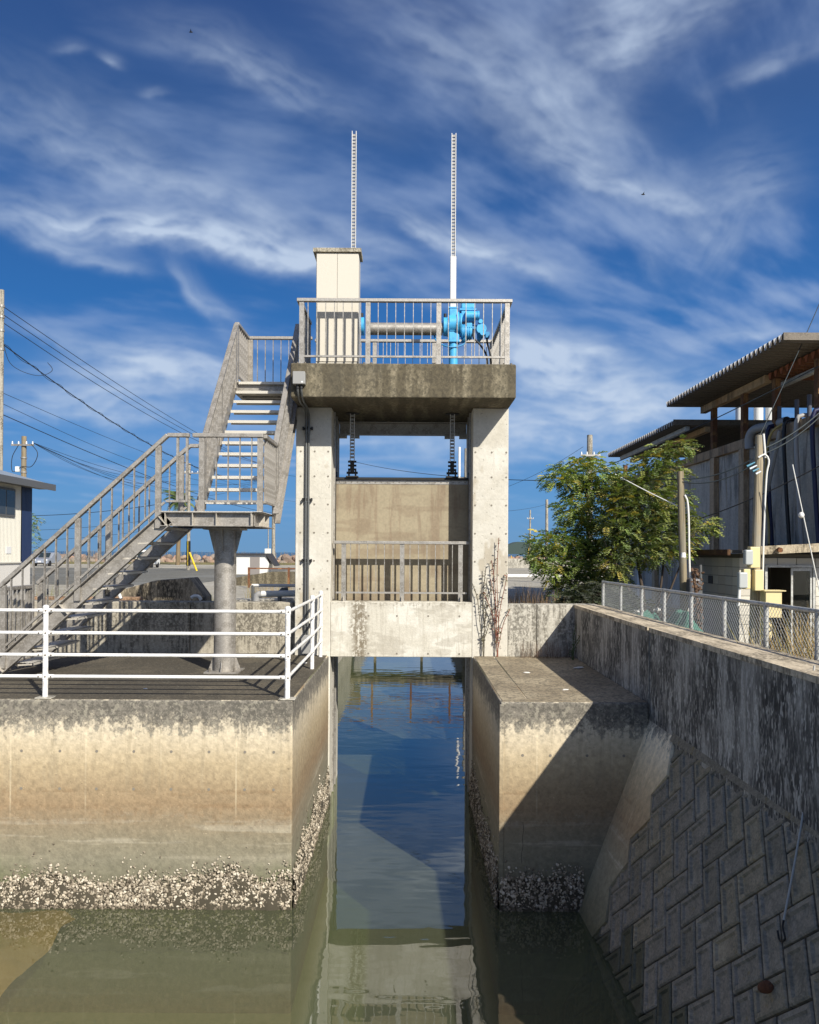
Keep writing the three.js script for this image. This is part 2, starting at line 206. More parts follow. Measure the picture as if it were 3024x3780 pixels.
const lin = (a) => new THREE.Color().setRGB(a[0], a[1], a[2]);
const std = (t, o = {}) => new THREE.MeshStandardMaterial({ map: t.map ?? null, bumpMap: t.bump, roughness: 0.92, metalness: 0, bumpScale: 0.006, ...o });
const plain = (c, roughness = 0.8, metalness = 0, o = {}) => new THREE.MeshStandardMaterial({ color: lin(c), roughness, metalness, ...o });
const M = {
  pale: std(T.pale), deck: std(T.deck, { bumpScale: 0.01 }), quay: std(T.quay, { bumpScale: 0.008 }), streak: std(T.streak, { bumpScale: 0.009 }), parapet: std(T.parapet), top: std(T.top, { bumpScale: 0.008, color: lin([0.72, 0.7, 0.66]) }), topR: std(T.topR, { bumpScale: 0.008 }),
  block: std(T.block, { bumpScale: 0.008 }), block2: std(T.block, { bumpScale: 0.008, color: lin([0.86, 0.86, 0.83]) }), blockWet: std(T.block, { bumpScale: 0.008, roughness: 0.6, color: lin([0.36, 0.4, 0.33]) }), block3: std(T.block, { bumpScale: 0.008, color: lin([1.1, 1.06, 0.95]) }),
  steel: std(T.steel, { roughness: 0.48, metalness: 0.55, bumpScale: 0.001 }), stair: std(T.steel, { roughness: 0.5, metalness: 0.42, bumpScale: 0.001, color: lin([0.95, 0.935, 0.92]) }), steelDark: std(T.steel, { roughness: 0.55, metalness: 0.4, bumpScale: 0.001, color: lin([0.55, 0.52, 0.48]) }), steelPale: std(T.steel, { roughness: 0.6, metalness: 0.15, bumpScale: 0.001, color: lin([1.3, 1.27, 1.2]) }),
  check: std({ bump: T.check.bump }, { color: lin([0.6, 0.57, 0.51]), roughness: 0.55, metalness: 0.2, bumpScale: 0.006 }), black: plain([0.012, 0.012, 0.013], 0.6), ironDark: plain([0.03, 0.028, 0.027], 0.6, 0.5), white: std(T.paint, { color: lin([0.8, 0.79, 0.78]), roughness: 0.42, bumpScale: 0.0008 }), sill: std(T.sill),
  rust: std(T.rust), wood: std(T.wood), wall: std(T.wall), leaf: std(T.leaf, { roughness: 0.75, bumpScale: 0.002 }), gravel: std(T.gravel, { bumpScale: 0.02 }), cream: std({ bump: T.fine.bump }, { color: lin([0.54, 0.505, 0.435]), roughness: 0.55, bumpScale: 0.0006 }), blue: std(T.paint, { color: lin([0.065, 0.4, 0.74]), roughness: 0.45, bumpScale: 0.0008 }), blueDark: plain([0.03, 0.22, 0.45], 0.45),
  mast: plain([0.55, 0.545, 0.54], 0.5, 0.1), grey: plain([0.3, 0.3, 0.3], 0.6), pipeWhite: plain([0.66, 0.66, 0.64], 0.45), conduit: plain([0.13, 0.135, 0.135], 0.45, 0.4), hole: plain([0.2, 0.18, 0.15], 0.95), zinc: std(T.steel, { roughness: 0.55, metalness: 0.25, color: lin([1.2, 1.28, 1.35]), bumpScale: 0.001 }),
};

// ---------------------------------------------------------------- building helpers (all coordinates are metres in the world)
const taken = new Map();
function numbered(name) { const n = taken.get(name) ?? 0; taken.set(name, n + 1); return n ? name + '_' + String(n).padStart(3, '0') : name; }
const origin = new WeakMap();
function thing(name, label, category, pos = [0, 0, 0], group) {
  const g = new THREE.Group(); g.name = numbered(name); g.position.set(...pos); g.userData = { label, category }; if (group) g.userData.group = group;
  scene.add(g); origin.set(g, pos); return g;
}
function sub(parent, name) { const g = new THREE.Group(); g.name = name; parent.add(g); origin.set(g, origin.get(parent)); return g; }
function metric(geo) {                     // uv in metres, projected along the axis each face points to
  const g = geo.index ? geo.toNonIndexed() : geo, p = g.attributes.position, uv = new Float32Array(p.count * 2);
  for (let i = 0; i < p.count; i += 3) {
    const ax = p.getX(i), ay = p.getY(i), az = p.getZ(i), bx = p.getX(i + 1) - ax, by = p.getY(i + 1) - ay, bz = p.getZ(i + 1) - az, cx = p.getX(i + 2) - ax, cy = p.getY(i + 2) - ay, cz = p.getZ(i + 2) - az;
    const nx = Math.abs(by * cz - bz * cy), ny = Math.abs(bz * cx - bx * cz), nz = Math.abs(bx * cy - by * cx);
    for (let k = 0; k < 3; k++) { const x = p.getX(i + k), y = p.getY(i + k), z = p.getZ(i + k); uv[(i + k) * 2] = ny > nx && ny > nz ? x : nx > nz ? z : x; uv[(i + k) * 2 + 1] = ny > nx && ny > nz ? z : y; }
  }
  g.setAttribute('uv', new THREE.BufferAttribute(uv, 2)); return g;
}
function shade(m) { m.castShadow = m.receiveShadow = true; return m; }
function part(parent, name, geo, mat, o = {}) {
  let g = geo; if (!o.keepUV && (mat.map || mat.bumpMap)) g = metric(g);
  const at = origin.get(parent); g.translate(-at[0], -at[1], -at[2]);
  const m = shade(new THREE.Mesh(g, mat)); m.name = name; parent.add(m); origin.set(m, at); if (o.label) m.userData.label = o.label; if (o.kind) m.userData.kind = o.kind; return m;
}
function put(parent, name, geo, mat, pos, rot = [0, 0, 0], scale = 1) {       // a shared geometry set at a world position
  const at = origin.get(parent), m = shade(new THREE.Mesh(geo, mat)); m.name = name; m.position.set(pos[0] - at[0], pos[1] - at[1], pos[2] - at[2]); m.rotation.set(...rot); if (Array.isArray(scale)) m.scale.set(...scale); else m.scale.setScalar(scale); parent.add(m); origin.set(m, at); return m;
}
function single(name, label, category, geo, mat, group, base) {
  geo.computeBoundingBox(); const b = geo.boundingBox, at = base ?? [(b.min.x + b.max.x) / 2, b.min.y, (b.min.z + b.max.z) / 2];
  let g = mat.map || mat.bumpMap ? metric(geo) : geo; g.translate(-at[0], -at[1], -at[2]);
  const m = shade(new THREE.Mesh(g, mat)); m.name = numbered(name); m.position.set(...at); m.userData = { label, category }; if (group) m.userData.group = group; scene.add(m); origin.set(m, at); return m;
}
function structure(name, geo, mat, kind = 'structure', label) { const g = mat.map || mat.bumpMap ? metric(geo) : geo, m = shade(new THREE.Mesh(g, mat)); m.name = numbered(name); m.userData = { kind }; if (label) m.userData.label = label; scene.add(m); origin.set(m, [0, 0, 0]); return m; }
const box = (x0, x1, y0, y1, z0, z1, r = 0) => { const w = Math.abs(x1 - x0), h = Math.abs(y1 - y0), d = Math.abs(z1 - z0); const g = r ? new RoundedBoxGeometry(w, h, d, 1, Math.min(r, w / 2.1, h / 2.1, d / 2.1)) : new THREE.BoxGeometry(w, h, d); g.translate((x0 + x1) / 2, (y0 + y1) / 2, (z0 + z1) / 2); return g; };
const V = (a) => (a.isVector3 ? a : new THREE.Vector3(...a));
function beam(a, b, w, h, r = 0) {         // a bar from a to b, w across and h high
  a = V(a); b = V(b); const d = b.clone().sub(a), L = d.length(); d.normalize();
  const up0 = Math.abs(d.y) > 0.999 ? new THREE.Vector3(0, 0, 1) : new THREE.Vector3(0, 1, 0), side = new THREE.Vector3().crossVectors(d, up0).normalize(), up = new THREE.Vector3().crossVectors(side, d);
  const g = r ? new RoundedBoxGeometry(w, h, L, 1, r) : new THREE.BoxGeometry(w, h, L); g.applyMatrix4(new THREE.Matrix4().makeBasis(side, up, d.clone().negate())); const c = a.clone().add(b).multiplyScalar(0.5); g.translate(c.x, c.y, c.z); return g;
}
function rod(a, b, r0, r1 = r0, n = 12, open = false) {
  a = V(a); b = V(b); const d = b.clone().sub(a), g = new THREE.CylinderGeometry(r1, r0, d.length(), n, 1, open); g.applyQuaternion(new THREE.Quaternion().setFromUnitVectors(new THREE.Vector3(0, 1, 0), d.clone().normalize())); const c = a.clone().add(b).multiplyScalar(0.5); g.translate(c.x, c.y, c.z); return g;
}
const tube = (pts, r, n = 24, k = 8) => new THREE.TubeGeometry(new THREE.CatmullRomCurve3(pts.map(V)), n, r, k);
function wire(a, b, sag, r, n = 20) { const p = []; for (let i = 0; i <= 8; i++) { const t = i / 8; p.push([mix(a[0], b[0], t), mix(a[1], b[1], t) - 4 * sag * t * (1 - t), mix(a[2], b[2], t)]); } return tube(p, r, n, 4); }
function prism(xz, y0, y1) {               // a footprint given as [x, z] corners, raised from y0 to y1
  const s = new THREE.Shape(); xz.forEach(([x, z], i) => (i ? s.lineTo(x, -z) : s.moveTo(x, -z)));
  const g = new THREE.ExtrudeGeometry(s, { depth: y1 - y0, bevelEnabled: false }); g.rotateX(-Math.PI / 2); g.translate(0, y0, 0); return g;
}
function poly(xy, z0, z1, bevel = 0) { const s = new THREE.Shape(); xy.forEach(([x, y], i) => (i ? s.lineTo(x, y) : s.moveTo(x, y))); const g = new THREE.ExtrudeGeometry(s, { depth: z1 - z0 - 2 * bevel, bevelEnabled: bevel > 0, bevelThickness: bevel, bevelSize: bevel, bevelOffset: -bevel, bevelSegments: 1 }); g.translate(0, 0, z0 + bevel); return g; }
const boxes = new Map();
function boxG(w, h, d) { const k = [w, h, d].map((x) => x.toFixed(3)).join(); if (!boxes.has(k)) boxes.set(k, metric(new THREE.BoxGeometry(w, h, d))); return boxes.get(k); }
const merged = (list) => mergeGeometries(list.map((g) => { const n = g.index ? g.toNonIndexed() : g; for (const k of Object.keys(n.attributes)) if (!['position', 'normal', 'uv'].includes(k)) n.deleteAttribute(k); return n; }));
function lumpy(detail, seed, amp, sq = [1, 1, 1]) {        // an irregular stone, about 1 across
  const g = new THREE.IcosahedronGeometry(0.5, detail), p = g.attributes.position, r = rng(seed), f = [...Array(6)].map(() => [r() * 6 - 3, r() * 6 - 3, r() * 6 - 3, r() * 6]);
  for (let i = 0; i < p.count; i++) { const x = p.getX(i), y = p.getY(i), z = p.getZ(i); let s = 1; for (const [a, b, c, d] of f) s += amp * Math.sin(a * x * 2 + b * y * 2 + c * z * 2 + d) / 2.2; p.setXYZ(i, x * s * sq[0], y * s * sq[1], z * s * sq[2]); }
  g.computeVertexNormals(); return g;
}

// ---------------------------------------------------------------- levels
const TOP = 2.48, WALL = 3.38, LOT = 2.6, YARD = 2.2, FRONT = -9.75, GATE = -14.05, XL = -1.385, XR = 1.10;

// ---------------------------------------------------------------- water, bed, ground, sea
{
  const water = new THREE.MeshPhysicalMaterial({ color: lin([0.41, 0.455, 0.285]), roughness: 0.012, ior: 1.85, transmission: 0.86, thickness: 0, bumpMap: T.ripple.bump, bumpScale: 0.0045, specularIntensity: 1 });
  const wg = new THREE.PlaneGeometry(16, 64); wg.rotateX(-Math.PI / 2); wg.translate(-5, 0, -24); structure('canal_water', wg, water);
  const bedM = plain([0.17, 0.185, 0.075], 1); const bg = new THREE.PlaneGeometry(17, 66); bg.rotateX(-Math.PI / 2); bg.translate(-5, -1.25, -24); structure('canal_bed', bg, bedM);
  // a bumpy brown sheet just under the surface at the foot of the left quay
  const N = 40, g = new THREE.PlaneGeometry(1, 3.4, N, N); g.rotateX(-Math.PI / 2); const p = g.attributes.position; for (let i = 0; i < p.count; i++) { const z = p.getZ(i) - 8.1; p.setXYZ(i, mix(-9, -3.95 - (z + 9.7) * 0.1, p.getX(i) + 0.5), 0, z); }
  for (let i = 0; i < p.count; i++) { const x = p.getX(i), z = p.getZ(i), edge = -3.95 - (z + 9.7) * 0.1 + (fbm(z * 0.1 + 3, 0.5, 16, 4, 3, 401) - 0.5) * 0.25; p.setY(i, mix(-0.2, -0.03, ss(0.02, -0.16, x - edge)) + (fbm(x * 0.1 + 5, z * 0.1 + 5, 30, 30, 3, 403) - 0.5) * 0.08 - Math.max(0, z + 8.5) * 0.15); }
  g.computeVertexNormals(); structure('brown_sheet', g, plain([0.6, 0.31, 0.16], 1));
  const sea = new THREE.MeshPhysicalMaterial({ color: lin([0.02, 0.055, 0.085]), roughness: 0.22, ior: 1.33, bumpMap: T.ripple.bump, bumpScale: 0.25 });
  const sg = new THREE.PlaneGeometry(16000, 12000); sg.rotateX(-Math.PI / 2); sg.translate(0, 0, -6128); structure('sea', sg, sea);
  const inner = new THREE.PlaneGeometry(8, 74); inner.rotateX(-Math.PI / 2); inner.translate(0.1, -0.02, -92); structure('basin_water', inner, sea);
  // the lot on both sides of the basin, a slab with a face to the water
  structure('gravel_lot', prism([[-260, -14.62], [-260, -122], [-3, -122], [-3, -20], [-2.1, -14.62]], -1.3, LOT), M.gravel);
  structure('gravel_lot', prism([[3.3, -122], [260, -122], [260, -26.02], [9.3, -26.02], [3.3, -26.02]], -1.3, LOT - 0.05), M.gravel);
  structure('yard_ground', prism([[3.3, 4], [3.3, -26], [60, -26], [60, 4]], -1.3, YARD), std(T.gravel, { bumpScale: 0.02, color: lin([0.75, 0.7, 0.6]) }));
  const asph = new THREE.PlaneGeometry(26, 40); asph.rotateX(-Math.PI / 2); asph.translate(-24, LOT + 0.006, -60); structure('asphalt_patch', asph, std(T.gravel, { bumpScale: 0.01, color: lin([0.42, 0.44, 0.46]) }));
  for (const [x0, x1] of [[-200, -3.4], [3.6, 200]]) structure('grass_verge', box(x0, x1, -1, LOT + 0.02, -125, -104), std(T.gravel, { color: lin([0.5, 0.46, 0.2]), bumpScale: 0.03 }));
  structure('left_bank', box(-13, -10, -1.3, 2.6, -9.9, 6), M.parapet);
  // the road and banks behind the viewer
  structure('rear_road', box(-90, 90, 1.2, 2.45, 3.2, 90), std(T.gravel, { color: lin([0.9, 0.88, 0.84]), bumpScale: 0.01 })); structure('left_bank', box(-90, -13.02, -1.3, 2.55, -14.2, 3), std(T.gravel, { bumpScale: 0.02 }));
  // hills across the bay
  const hp = []; for (let i = 0; i <= 60; i++) { const x = -400 + i * 60; hp.push([x, 12 + 62 * Math.exp(-(((x - 840) / 170) ** 2)) + 90 * Math.exp(-(((x - 1500) / 340) ** 2)) + 24 * fbm(x / 4000 + 0.5, 0.5, 40, 4, 4, 411)]); }
  structure('distant_hills', poly([[-400, 0], ...hp, [3200, 0]], -6300, -6000), plain([0.05, 0.075, 0.07], 1));
}

// ---------------------------------------------------------------- the quays, parapets and seawall
const holeG = new THREE.CylinderGeometry(0.017, 0.017, 0.006, 12); holeG.rotateX(Math.PI / 2);
const ringG = new THREE.TorusGeometry(0.017, 0.004, 5, 14);
function tieHoles(parent, xs, ys, z) { for (const y of ys) for (const x of xs) { put(parent, 'tie_hole', holeG, M.hole, [x, y, z + 0.001]); } }
{
  const q = thing('concrete_quay', 'stained concrete quay block under the white pipe railing, left of the canal', 'quay', [-6.7, 0, -12]);
  part(q, 'wall', box(-12, XL, -1.35, TOP, -14.25, FRONT, 0.03), M.quay);
  part(q, 'walking_surface', box(-11.98, XL - 0.03, TOP - 0.02, TOP + 0.004, -14.24, FRONT - 0.035), M.top);
  tieHoles(q, [-6.4, -5.95, -5.5, -5.07, -4.63, -4.17, -3.73, -3.285, -2.837, -2.385, -1.956, -1.61], [2.315, 1.865, 1.416], FRONT);
  const r = thing('concrete_quay', 'concrete quay block half in shadow beside the sloping block revetment, right of the canal', 'quay', [1.9, 0, -12]);
  part(r, 'wall', box(XR, 2.885, -1.35, TOP, -14.05, FRONT, 0.03), M.quay);
  part(r, 'walking_surface', prism([[XR + 0.03, FRONT - 0.035], [2.86, FRONT - 0.035], [2.84, -14.04], [1.475, -14.04], [1.455, -10.0], [1.437, -10.0], [1.45, -14.04], [XR + 0.03, -14.04]], TOP - 0.02, TOP + 0.004), M.topR);
  part(r, 'joint_filler', prism([[1.437, -10.0], [1.455, -10.0], [1.475, -14.04], [1.45, -14.04]], TOP - 0.03, TOP - 0.006), M.black);
  tieHoles(r, [1.369, 1.70, 2.14, 2.58], [2.31, 1.845], FRONT);
  part(r, 'crack', tube([[1.375, 1.05, FRONT - 0.002], [1.385, 0.95, FRONT - 0.002], [1.37, 0.86, FRONT - 0.002], [1.378, 0.76, FRONT - 0.002], [1.36, 0.66, FRONT - 0.002], [1.365, 0.55, FRONT - 0.002]], 0.0045, 24, 4), M.black);
  part(r, 'corner_strip', box(XR - 0.012, XR + 0.045, 0.25, TOP - 0.03, FRONT - 0.02, FRONT + 0.012, 0.008), M.quay);
  // parapets on both sides of the gate
  const p = thing('concrete_parapet', 'low streaked concrete parapet behind the steel stairs', 'wall', [-6.9, TOP, -14.4]);
  const parL = std(T.parapet, { color: lin([0.8, 0.77, 0.72]) }), seg = [-12, -9.1, -6.2, -3.84, -1.975]; for (let i = 0; i < 4; i++) part(p, 'wall_panel', box(seg[i] + 0.004, seg[i + 1] - 0.004, TOP - 0.1, WALL, -14.6, -14.25, 0.02), parL);
  tieHoles(p, [-5.6, -4.9, -4.2, -3.5, -2.8, -2.2], [3.2], -14.25);
  const s = thing('concrete_parapet', 'low mottled concrete parapet joining the gate tower to the right seawall', 'wall', [2.4, TOP, -14.2]);
  part(s, 'wall_panel', box(1.705, 2.2, TOP - 0.1, WALL, -14.42, -14.05, 0.015), M.parapet); part(s, 'wall_panel', box(2.208, 3.29, TOP - 0.1, WALL, -14.42, -14.05, 0.015), M.parapet);
  tieHoles(s, [1.85, 2.32, 2.62], [3.22], -14.05);
  // the seawall running towards the viewer, in two lengths with an open joint
  const w = thing('concrete_seawall', 'long black-streaked concrete seawall along the right bank', 'wall', [3.1, 0, -7]);
  part(w, 'wall_section', prism([[2.857, -14.06], [2.885, -9.78], [3.31, -9.78], [3.285, -14.06]], 0.5, WALL - 0.05), M.streak);
  part(w, 'wall_section', prism([[2.89, -9.752], [3.17, 3], [3.6, 3], [3.315, -9.752]], 0.8, WALL - 0.05), M.streak);
  const cop = plain([1, 1, 1]); const copM = std(T.parapet, { color: lin([1.25, 1.12, 0.95]), bumpScale: 0.01 });
  part(w, 'coping', prism([[2.84, -14.045], [2.868, -9.79], [3.325, -9.79], [3.30, -14.045]], WALL - 0.05, WALL + 0.002), copM);
  part(w, 'coping', prism([[2.873, -9.745], [3.153, 3], [3.617, 3], [3.33, -9.745]], WALL - 0.05, WALL + 0.002), copM);
}

// ---------------------------------------------------------------- the sloping revetment of diamond-laid precast blocks
{
  const O = new THREE.Vector3(2.89, 2.232, -9.75), b = new THREE.Vector3(-0.375, -1, 0).normalize(), a = new THREE.Vector3(0.11, 0, 3.85).normalize(), n = new THREE.Vector3().crossVectors(a, b).normalize(); if (n.x > 0) n.negate();
  const at = (s, t, h = 0) => O.clone().addScaledVector(a, s).addScaledVector(b, t).addScaledVector(n, h);
  const w = thing('block_revetment', 'steep revetment of diamond-laid precast concrete blocks under the right seawall', 'revetment', [2.4, 0, -6]);
  // backing slab, set behind the faces of the blocks so that the joints read as grooves
  const slab = (s0, s1, t0, t1, h0, h1) => { const c = [[s0, t0, h0], [s1, t0, h0], [s1, t1, h0], [s0, t1, h0], [s0, t0, h1], [s1, t0, h1], [s1, t1, h1], [s0, t1, h1]].map((k) => at(...k)), idx = [0, 1, 2, 0, 2, 3, 4, 6, 5, 4, 7, 6, 0, 5, 1, 0, 4, 5, 1, 6, 2, 1, 5, 6, 2, 7, 3, 2, 6, 7, 3, 4, 0, 3, 7, 4]; const g = new THREE.BufferGeometry(); g.setAttribute('position', new THREE.Float32BufferAttribute(idx.flatMap((i) => c[i].toArray()), 3)); g.computeVertexNormals(); return g; };
  part(w, 'backing', slab(-0.03, 12.6, -0.3, 3.7, -0.5, -0.046), std(T.block, { color: lin([0.35, 0.35, 0.33]) }));
  // plain concrete infill next to the quay, its edge following the block courses
  const edge = [[-0.03, -0.05], [0.8, -0.05], [0.82, 0.02], [1.0, 0.37], [0.8, 0.66], [0.99, 0.87], [0.68, 1.22], [0.85, 1.43], [0.63, 1.8], [0.85, 2.12], [0.6, 2.5], [0.82, 2.75], [0.6, 3.1], [0.6, 3.7], [-0.03, 3.7]];
  const sh = new THREE.Shape(); edge.forEach(([s, t], i) => (i ? sh.lineTo(t, s) : sh.moveTo(t, s)));
  const inf = new THREE.ExtrudeGeometry(sh, { depth: 0.045, bevelEnabled: false }); inf.applyMatrix4(new THREE.Matrix4().makeBasis(b, a, n)); const i0 = at(0, 0, -0.03); inf.translate(i0.x, i0.y, i0.z); part(w, 'plain_infill', inf, std(T.quay, { color: lin([1.7, 1.66, 1.58]), bumpScale: 0.006 }));
  part(w, 'top_kerb', slab(0.8, 12.6, -0.13, 0.03, -0.03, 0.03), M.block2);
  // one block: chamfered rim, sunk panel
  const s = 0.262, l = 0.41;
  const blockGeo = (W, H, seed) => {
    const J = 0.01, r = rng(seed), rows = [], jig = () => (r() - 0.5) * 0.006;
    const ring = (inset, h) => [[-W / 2 + inset, -H / 2 + inset, h], [W / 2 - inset, -H / 2 + inset, h], [W / 2 - inset, H / 2 - inset, h], [-W / 2 + inset, H / 2 - inset, h]];
    rows.push(ring(J, -0.05), ring(J, -0.012 + jig()), ring(J + 0.013, 0), ring(0.052 + jig(), 0), ring(0.066, -0.02), []);
    const pos = [], q = (A, B) => { for (let k = 0; k < 4; k++) { const A0 = A[k], A1 = A[(k + 1) % 4], B0 = B[k], B1 = B[(k + 1) % 4]; pos.push(...A0, ...A1, ...B1, ...A0, ...B1, ...B0); } };
    for (let k = 0; k < 4; k++) q(rows[k], rows[k + 1]); const f = rows[4]; pos.push(...f[0], ...f[1], ...f[2], ...f[0], ...f[2], ...f[3]);
    const g = new THREE.BufferGeometry(); g.setAttribute('position', new THREE.Float32BufferAttribute(pos, 3)); g.computeVertexNormals();
    const uv = []; const ou = r() * 2, ov = r() * 2; for (let k = 0; k < pos.length; k += 3) uv.push(pos[k] + ou, pos[k + 1] + ov); g.setAttribute('uv', new THREE.Float32BufferAttribute(uv, 2)); return g;
  };
  const geos = [...Array(8)].map((_, k) => blockGeo(s, l, 500 + k)), mats = [M.block, M.block, M.block, M.block2, M.block3], r = rng(9);
  const lay = (cs, ct, turn) => {          // centre along the wall, centre down the slope, which way it leans
    if (cs < 0.55 || cs > 9.5 || ct < -0.02 || ct > 3.5) return;
    const ex = a.clone().multiplyScalar(Math.SQRT1_2).addScaledVector(b, turn ? Math.SQRT1_2 : -Math.SQRT1_2), ez = n.clone().addScaledVector(a, (r() - 0.5) * 0.02).normalize(), ey = new THREE.Vector3().crossVectors(ez, ex).normalize(); ex.crossVectors(ey, ez);
    const c = at(cs, ct, (r() - 0.5) * 0.006), o = origin.get(w), m = put(w, 'block', geos[(r() * 8) | 0], c.y + (r() - 0.5) * 0.3 < 0.3 ? M.blockWet : mats[(r() * 5) | 0], [0, 0, 0]);
    m.quaternion.setFromRotationMatrix(new THREE.Matrix4().makeBasis(ex, ey, ez)); m.position.set(c.x - o[0], c.y - o[1], c.z - o[2]);
  };
  const u = [Math.SQRT1_2, Math.SQRT1_2], v = [Math.SQRT1_2, -Math.SQRT1_2], p = s * Math.SQRT2, P = l * Math.SQRT2;
  for (let m = -1; m < 7; m++) for (let i = -6; i < 22; i++) {
    const L = [2.39 + p * i, 0.28 + P * m];
    lay(L[0] + (l * u[0] + s * v[0]) / 2, L[1] + (l * u[1] + s * v[1]) / 2, false);
    const Tq = [L[0] - p + l * u[0] + s * v[0], L[1] + l * u[1] + s * v[1]];
    lay(Tq[0] + (s * u[0] - l * v[0]) / 2, Tq[1] + (s * u[1] - l * v[1]) / 2, true);
  }
  // a rope hanging over the wall and a rusty stub in the slope
  const rp = [at(3.52, -1.05, 0.02), at(3.55, -0.5, 0.02), at(3.6, -0.16, 0.06), at(3.68, 0.2, 0.03), at(3.75, 0.45, 0.025), at(3.81, 0.68, 0.02)];
  rp[0].set(3.09, 3.42, -6.2); rp[1].set(3.045, 2.9, -6.2);
  const rope = thing('rope', 'thin pale rope hanging from the seawall over the blocks', 'rope', [3, 1.5, -6]);
  part(rope, 'strand', tube(rp, 0.008, 60, 6), plain([0.42, 0.42, 0.4], 0.9)); part(rope, 'hook', tube([at(3.8, 0.68, 0.015), at(3.86, 0.72, 0.04), at(3.9, 0.78, 0.02), at(3.84, 0.82, 0.015), at(3.8, 0.77, 0.03)], 0.008, 30, 6), M.black);
  const stub = lumpy(2, 4, 0.2, [0.11, 0.09, 0.07]); const sp = at(3.9, 1.15, 0.025); stub.translate(sp.x, sp.y, sp.z); single('rusty_float', 'small rusty brown lump lying on the sloping blocks', 'float', stub, M.rust);
}

// ---------------------------------------------------------------- railings of flat bars
// parent: a thing or a part; A, B: the ends of the base line; o: post places (0..1), bar pitch, height
function railing(parent, A, B, o = {}) {
  A = V(A); B = V(B); const h = o.h ?? 1.08, d = B.clone().sub(A), L = d.length(), flat = new THREE.Vector3(d.x, 0, d.z), LH = flat.length(); flat.normalize(); const turn = Math.atan2(-flat.z, flat.x), m = o.mat ?? M.steel;
  const up = (p, y) => p.clone().add(new THREE.Vector3(0, y, 0)), lowY = o.low ?? 0.13, e0 = o.e0 ?? 0, e1 = o.e1 ?? 0, dn = d.clone().normalize();
  part(parent, 'top_rail', beam(up(A, h - 0.03).addScaledVector(dn, -e0), up(B, h - 0.03).addScaledVector(dn, e1), 0.085, 0.055, 0.008), m);
  const ps = (o.posts ?? [0, 1]).map((t) => t * LH);
  const posts = (o.posts ?? [0, 1]).map((t) => A.clone().lerp(B, t));
  for (const p of posts) { const hh = h - 0.058 + (o.drop ?? 0); put(parent, 'post', boxG(0.078, hh, 0.05), m, [p.x, p.y - (o.drop ?? 0) + hh / 2, p.z], [0, turn, 0]); }
  const cuts = [0, ...ps, LH].filter((x, i, l) => !i || x - l[i - 1] > 0.05);
  for (let i = 0; i + 1 < cuts.length; i++) { const a = A.clone().lerp(B, (cuts[i] + 0.04) / LH), b = A.clone().lerp(B, (cuts[i + 1] - 0.04) / LH); part(parent, 'bottom_rail', beam(up(a, lowY), up(b, lowY), 0.04, 0.03), m); }
  const pitch = o.pitch ?? 0.145, n = Math.round(LH / pitch);
  for (let i = 1; i < n; i++) { const x = (i / n) * LH; if (ps.some((q) => Math.abs(q - x) < 0.06)) continue; const p = A.clone().lerp(B, i / n), hh = h - 0.055 - lowY; put(parent, 'bar', boxG(0.011, hh, 0.045), m, [p.x, p.y + lowY + hh / 2, p.z], [0, turn, 0]); }
}

// ---------------------------------------------------------------- the gate tower
const DK = 6.775, DT = 7.337;           // underside and top of the deck
{
  const t = thing('floodgate_tower', 'pale concrete floodgate tower with two pillars and an overhanging dark stained deck', 'tower', [-0.13, 0, -14.8]);
  const pillar = (x0, x1, inner) => {
    const a = inner > 0 ? [x0, x1 - 0.13] : [x0 + 0.13, x1];
    part(t, 'pillar', box(x0, x1, -1.3, DK - 0.002, -14.52, GATE, 0.015), M.pale);
    part(t, 'pillar_core', box(a[0], a[1], -1.3, DK - 0.003, -14.92, -14.521), M.pale);
    part(t, 'pillar', box(x0, x1, -1.3, DK - 0.002, -15.65, -14.921, 0.015), M.pale);
    const gx = inner > 0 ? x1 : x0, s = inner > 0 ? 1 : -1;
    part(t, 'guide_rail', box(gx, gx + s * 0.03, 0.02, DK - 0.01, -14.55, -14.47), M.steel); part(t, 'guide_rail', box(gx, gx + s * 0.03, 0.02, DK - 0.01, -14.97, -14.92), M.steel);
  };
  pillar(-1.976, -1.36, 1); pillar(1.085, 1.705, -1);
  part(t, 'sill_beam', box(-1.3595, 1.0845, TOP - 0.02, 3.41, -14.5, GATE + 0.0005, 0.012), M.sill);
  part(t, 'deck', box(-1.95, 1.716, DK, DT, -15.9, -13.17, 0.028), M.deck);
  tieHoles(t, [-1.89, -1.65, -1.415], [6.007, 5.576, 5.09, 4.6, 4.115, 3.63], GATE); tieHoles(t, [1.131, 1.414, 1.667], [6.007, 5.576, 5.09, 4.6, 4.115, 3.63], GATE); tieHoles(t, [-0.7, -0.21, 0.33, 0.87], [3.17, 2.52], GATE);
  // formwork seams: thin ribs of laitance
  for (const y of [5.2, 3.395]) for (const [x0, x1] of y > 4 ? [[-1.96, -1.38], [1.1, 1.69]] : [[-1.34, 1.07]]) part(t, 'form_seam', box(x0, x1, y, y + 0.004, GATE, GATE + 0.003), M.pale);
  // steel tie beam under the back of the deck
  const b = thing('steel_tie_beam', 'steel channel beam under the back edge of the deck', 'beam', [-0.13, 6.5, -15.6]);
  part(b, 'web', box(-1.355, 1.08, 6.535, DK - 0.004, -15.62, -15.6), M.steel); part(b, 'flange', box(-1.355, 1.08, 6.51, 6.534, -15.62, -15.5), M.steel); part(b, 'flange', box(-1.355, 1.08, 6.74, 6.762, -15.6, -15.5), M.steel);
  for (const x of [-1.3, -1.06, 0.75, 1.03]) part(b, 'bracket', box(x - 0.09, x + 0.09, 6.45, 6.508, -15.6, -15.5), M.steel);
}
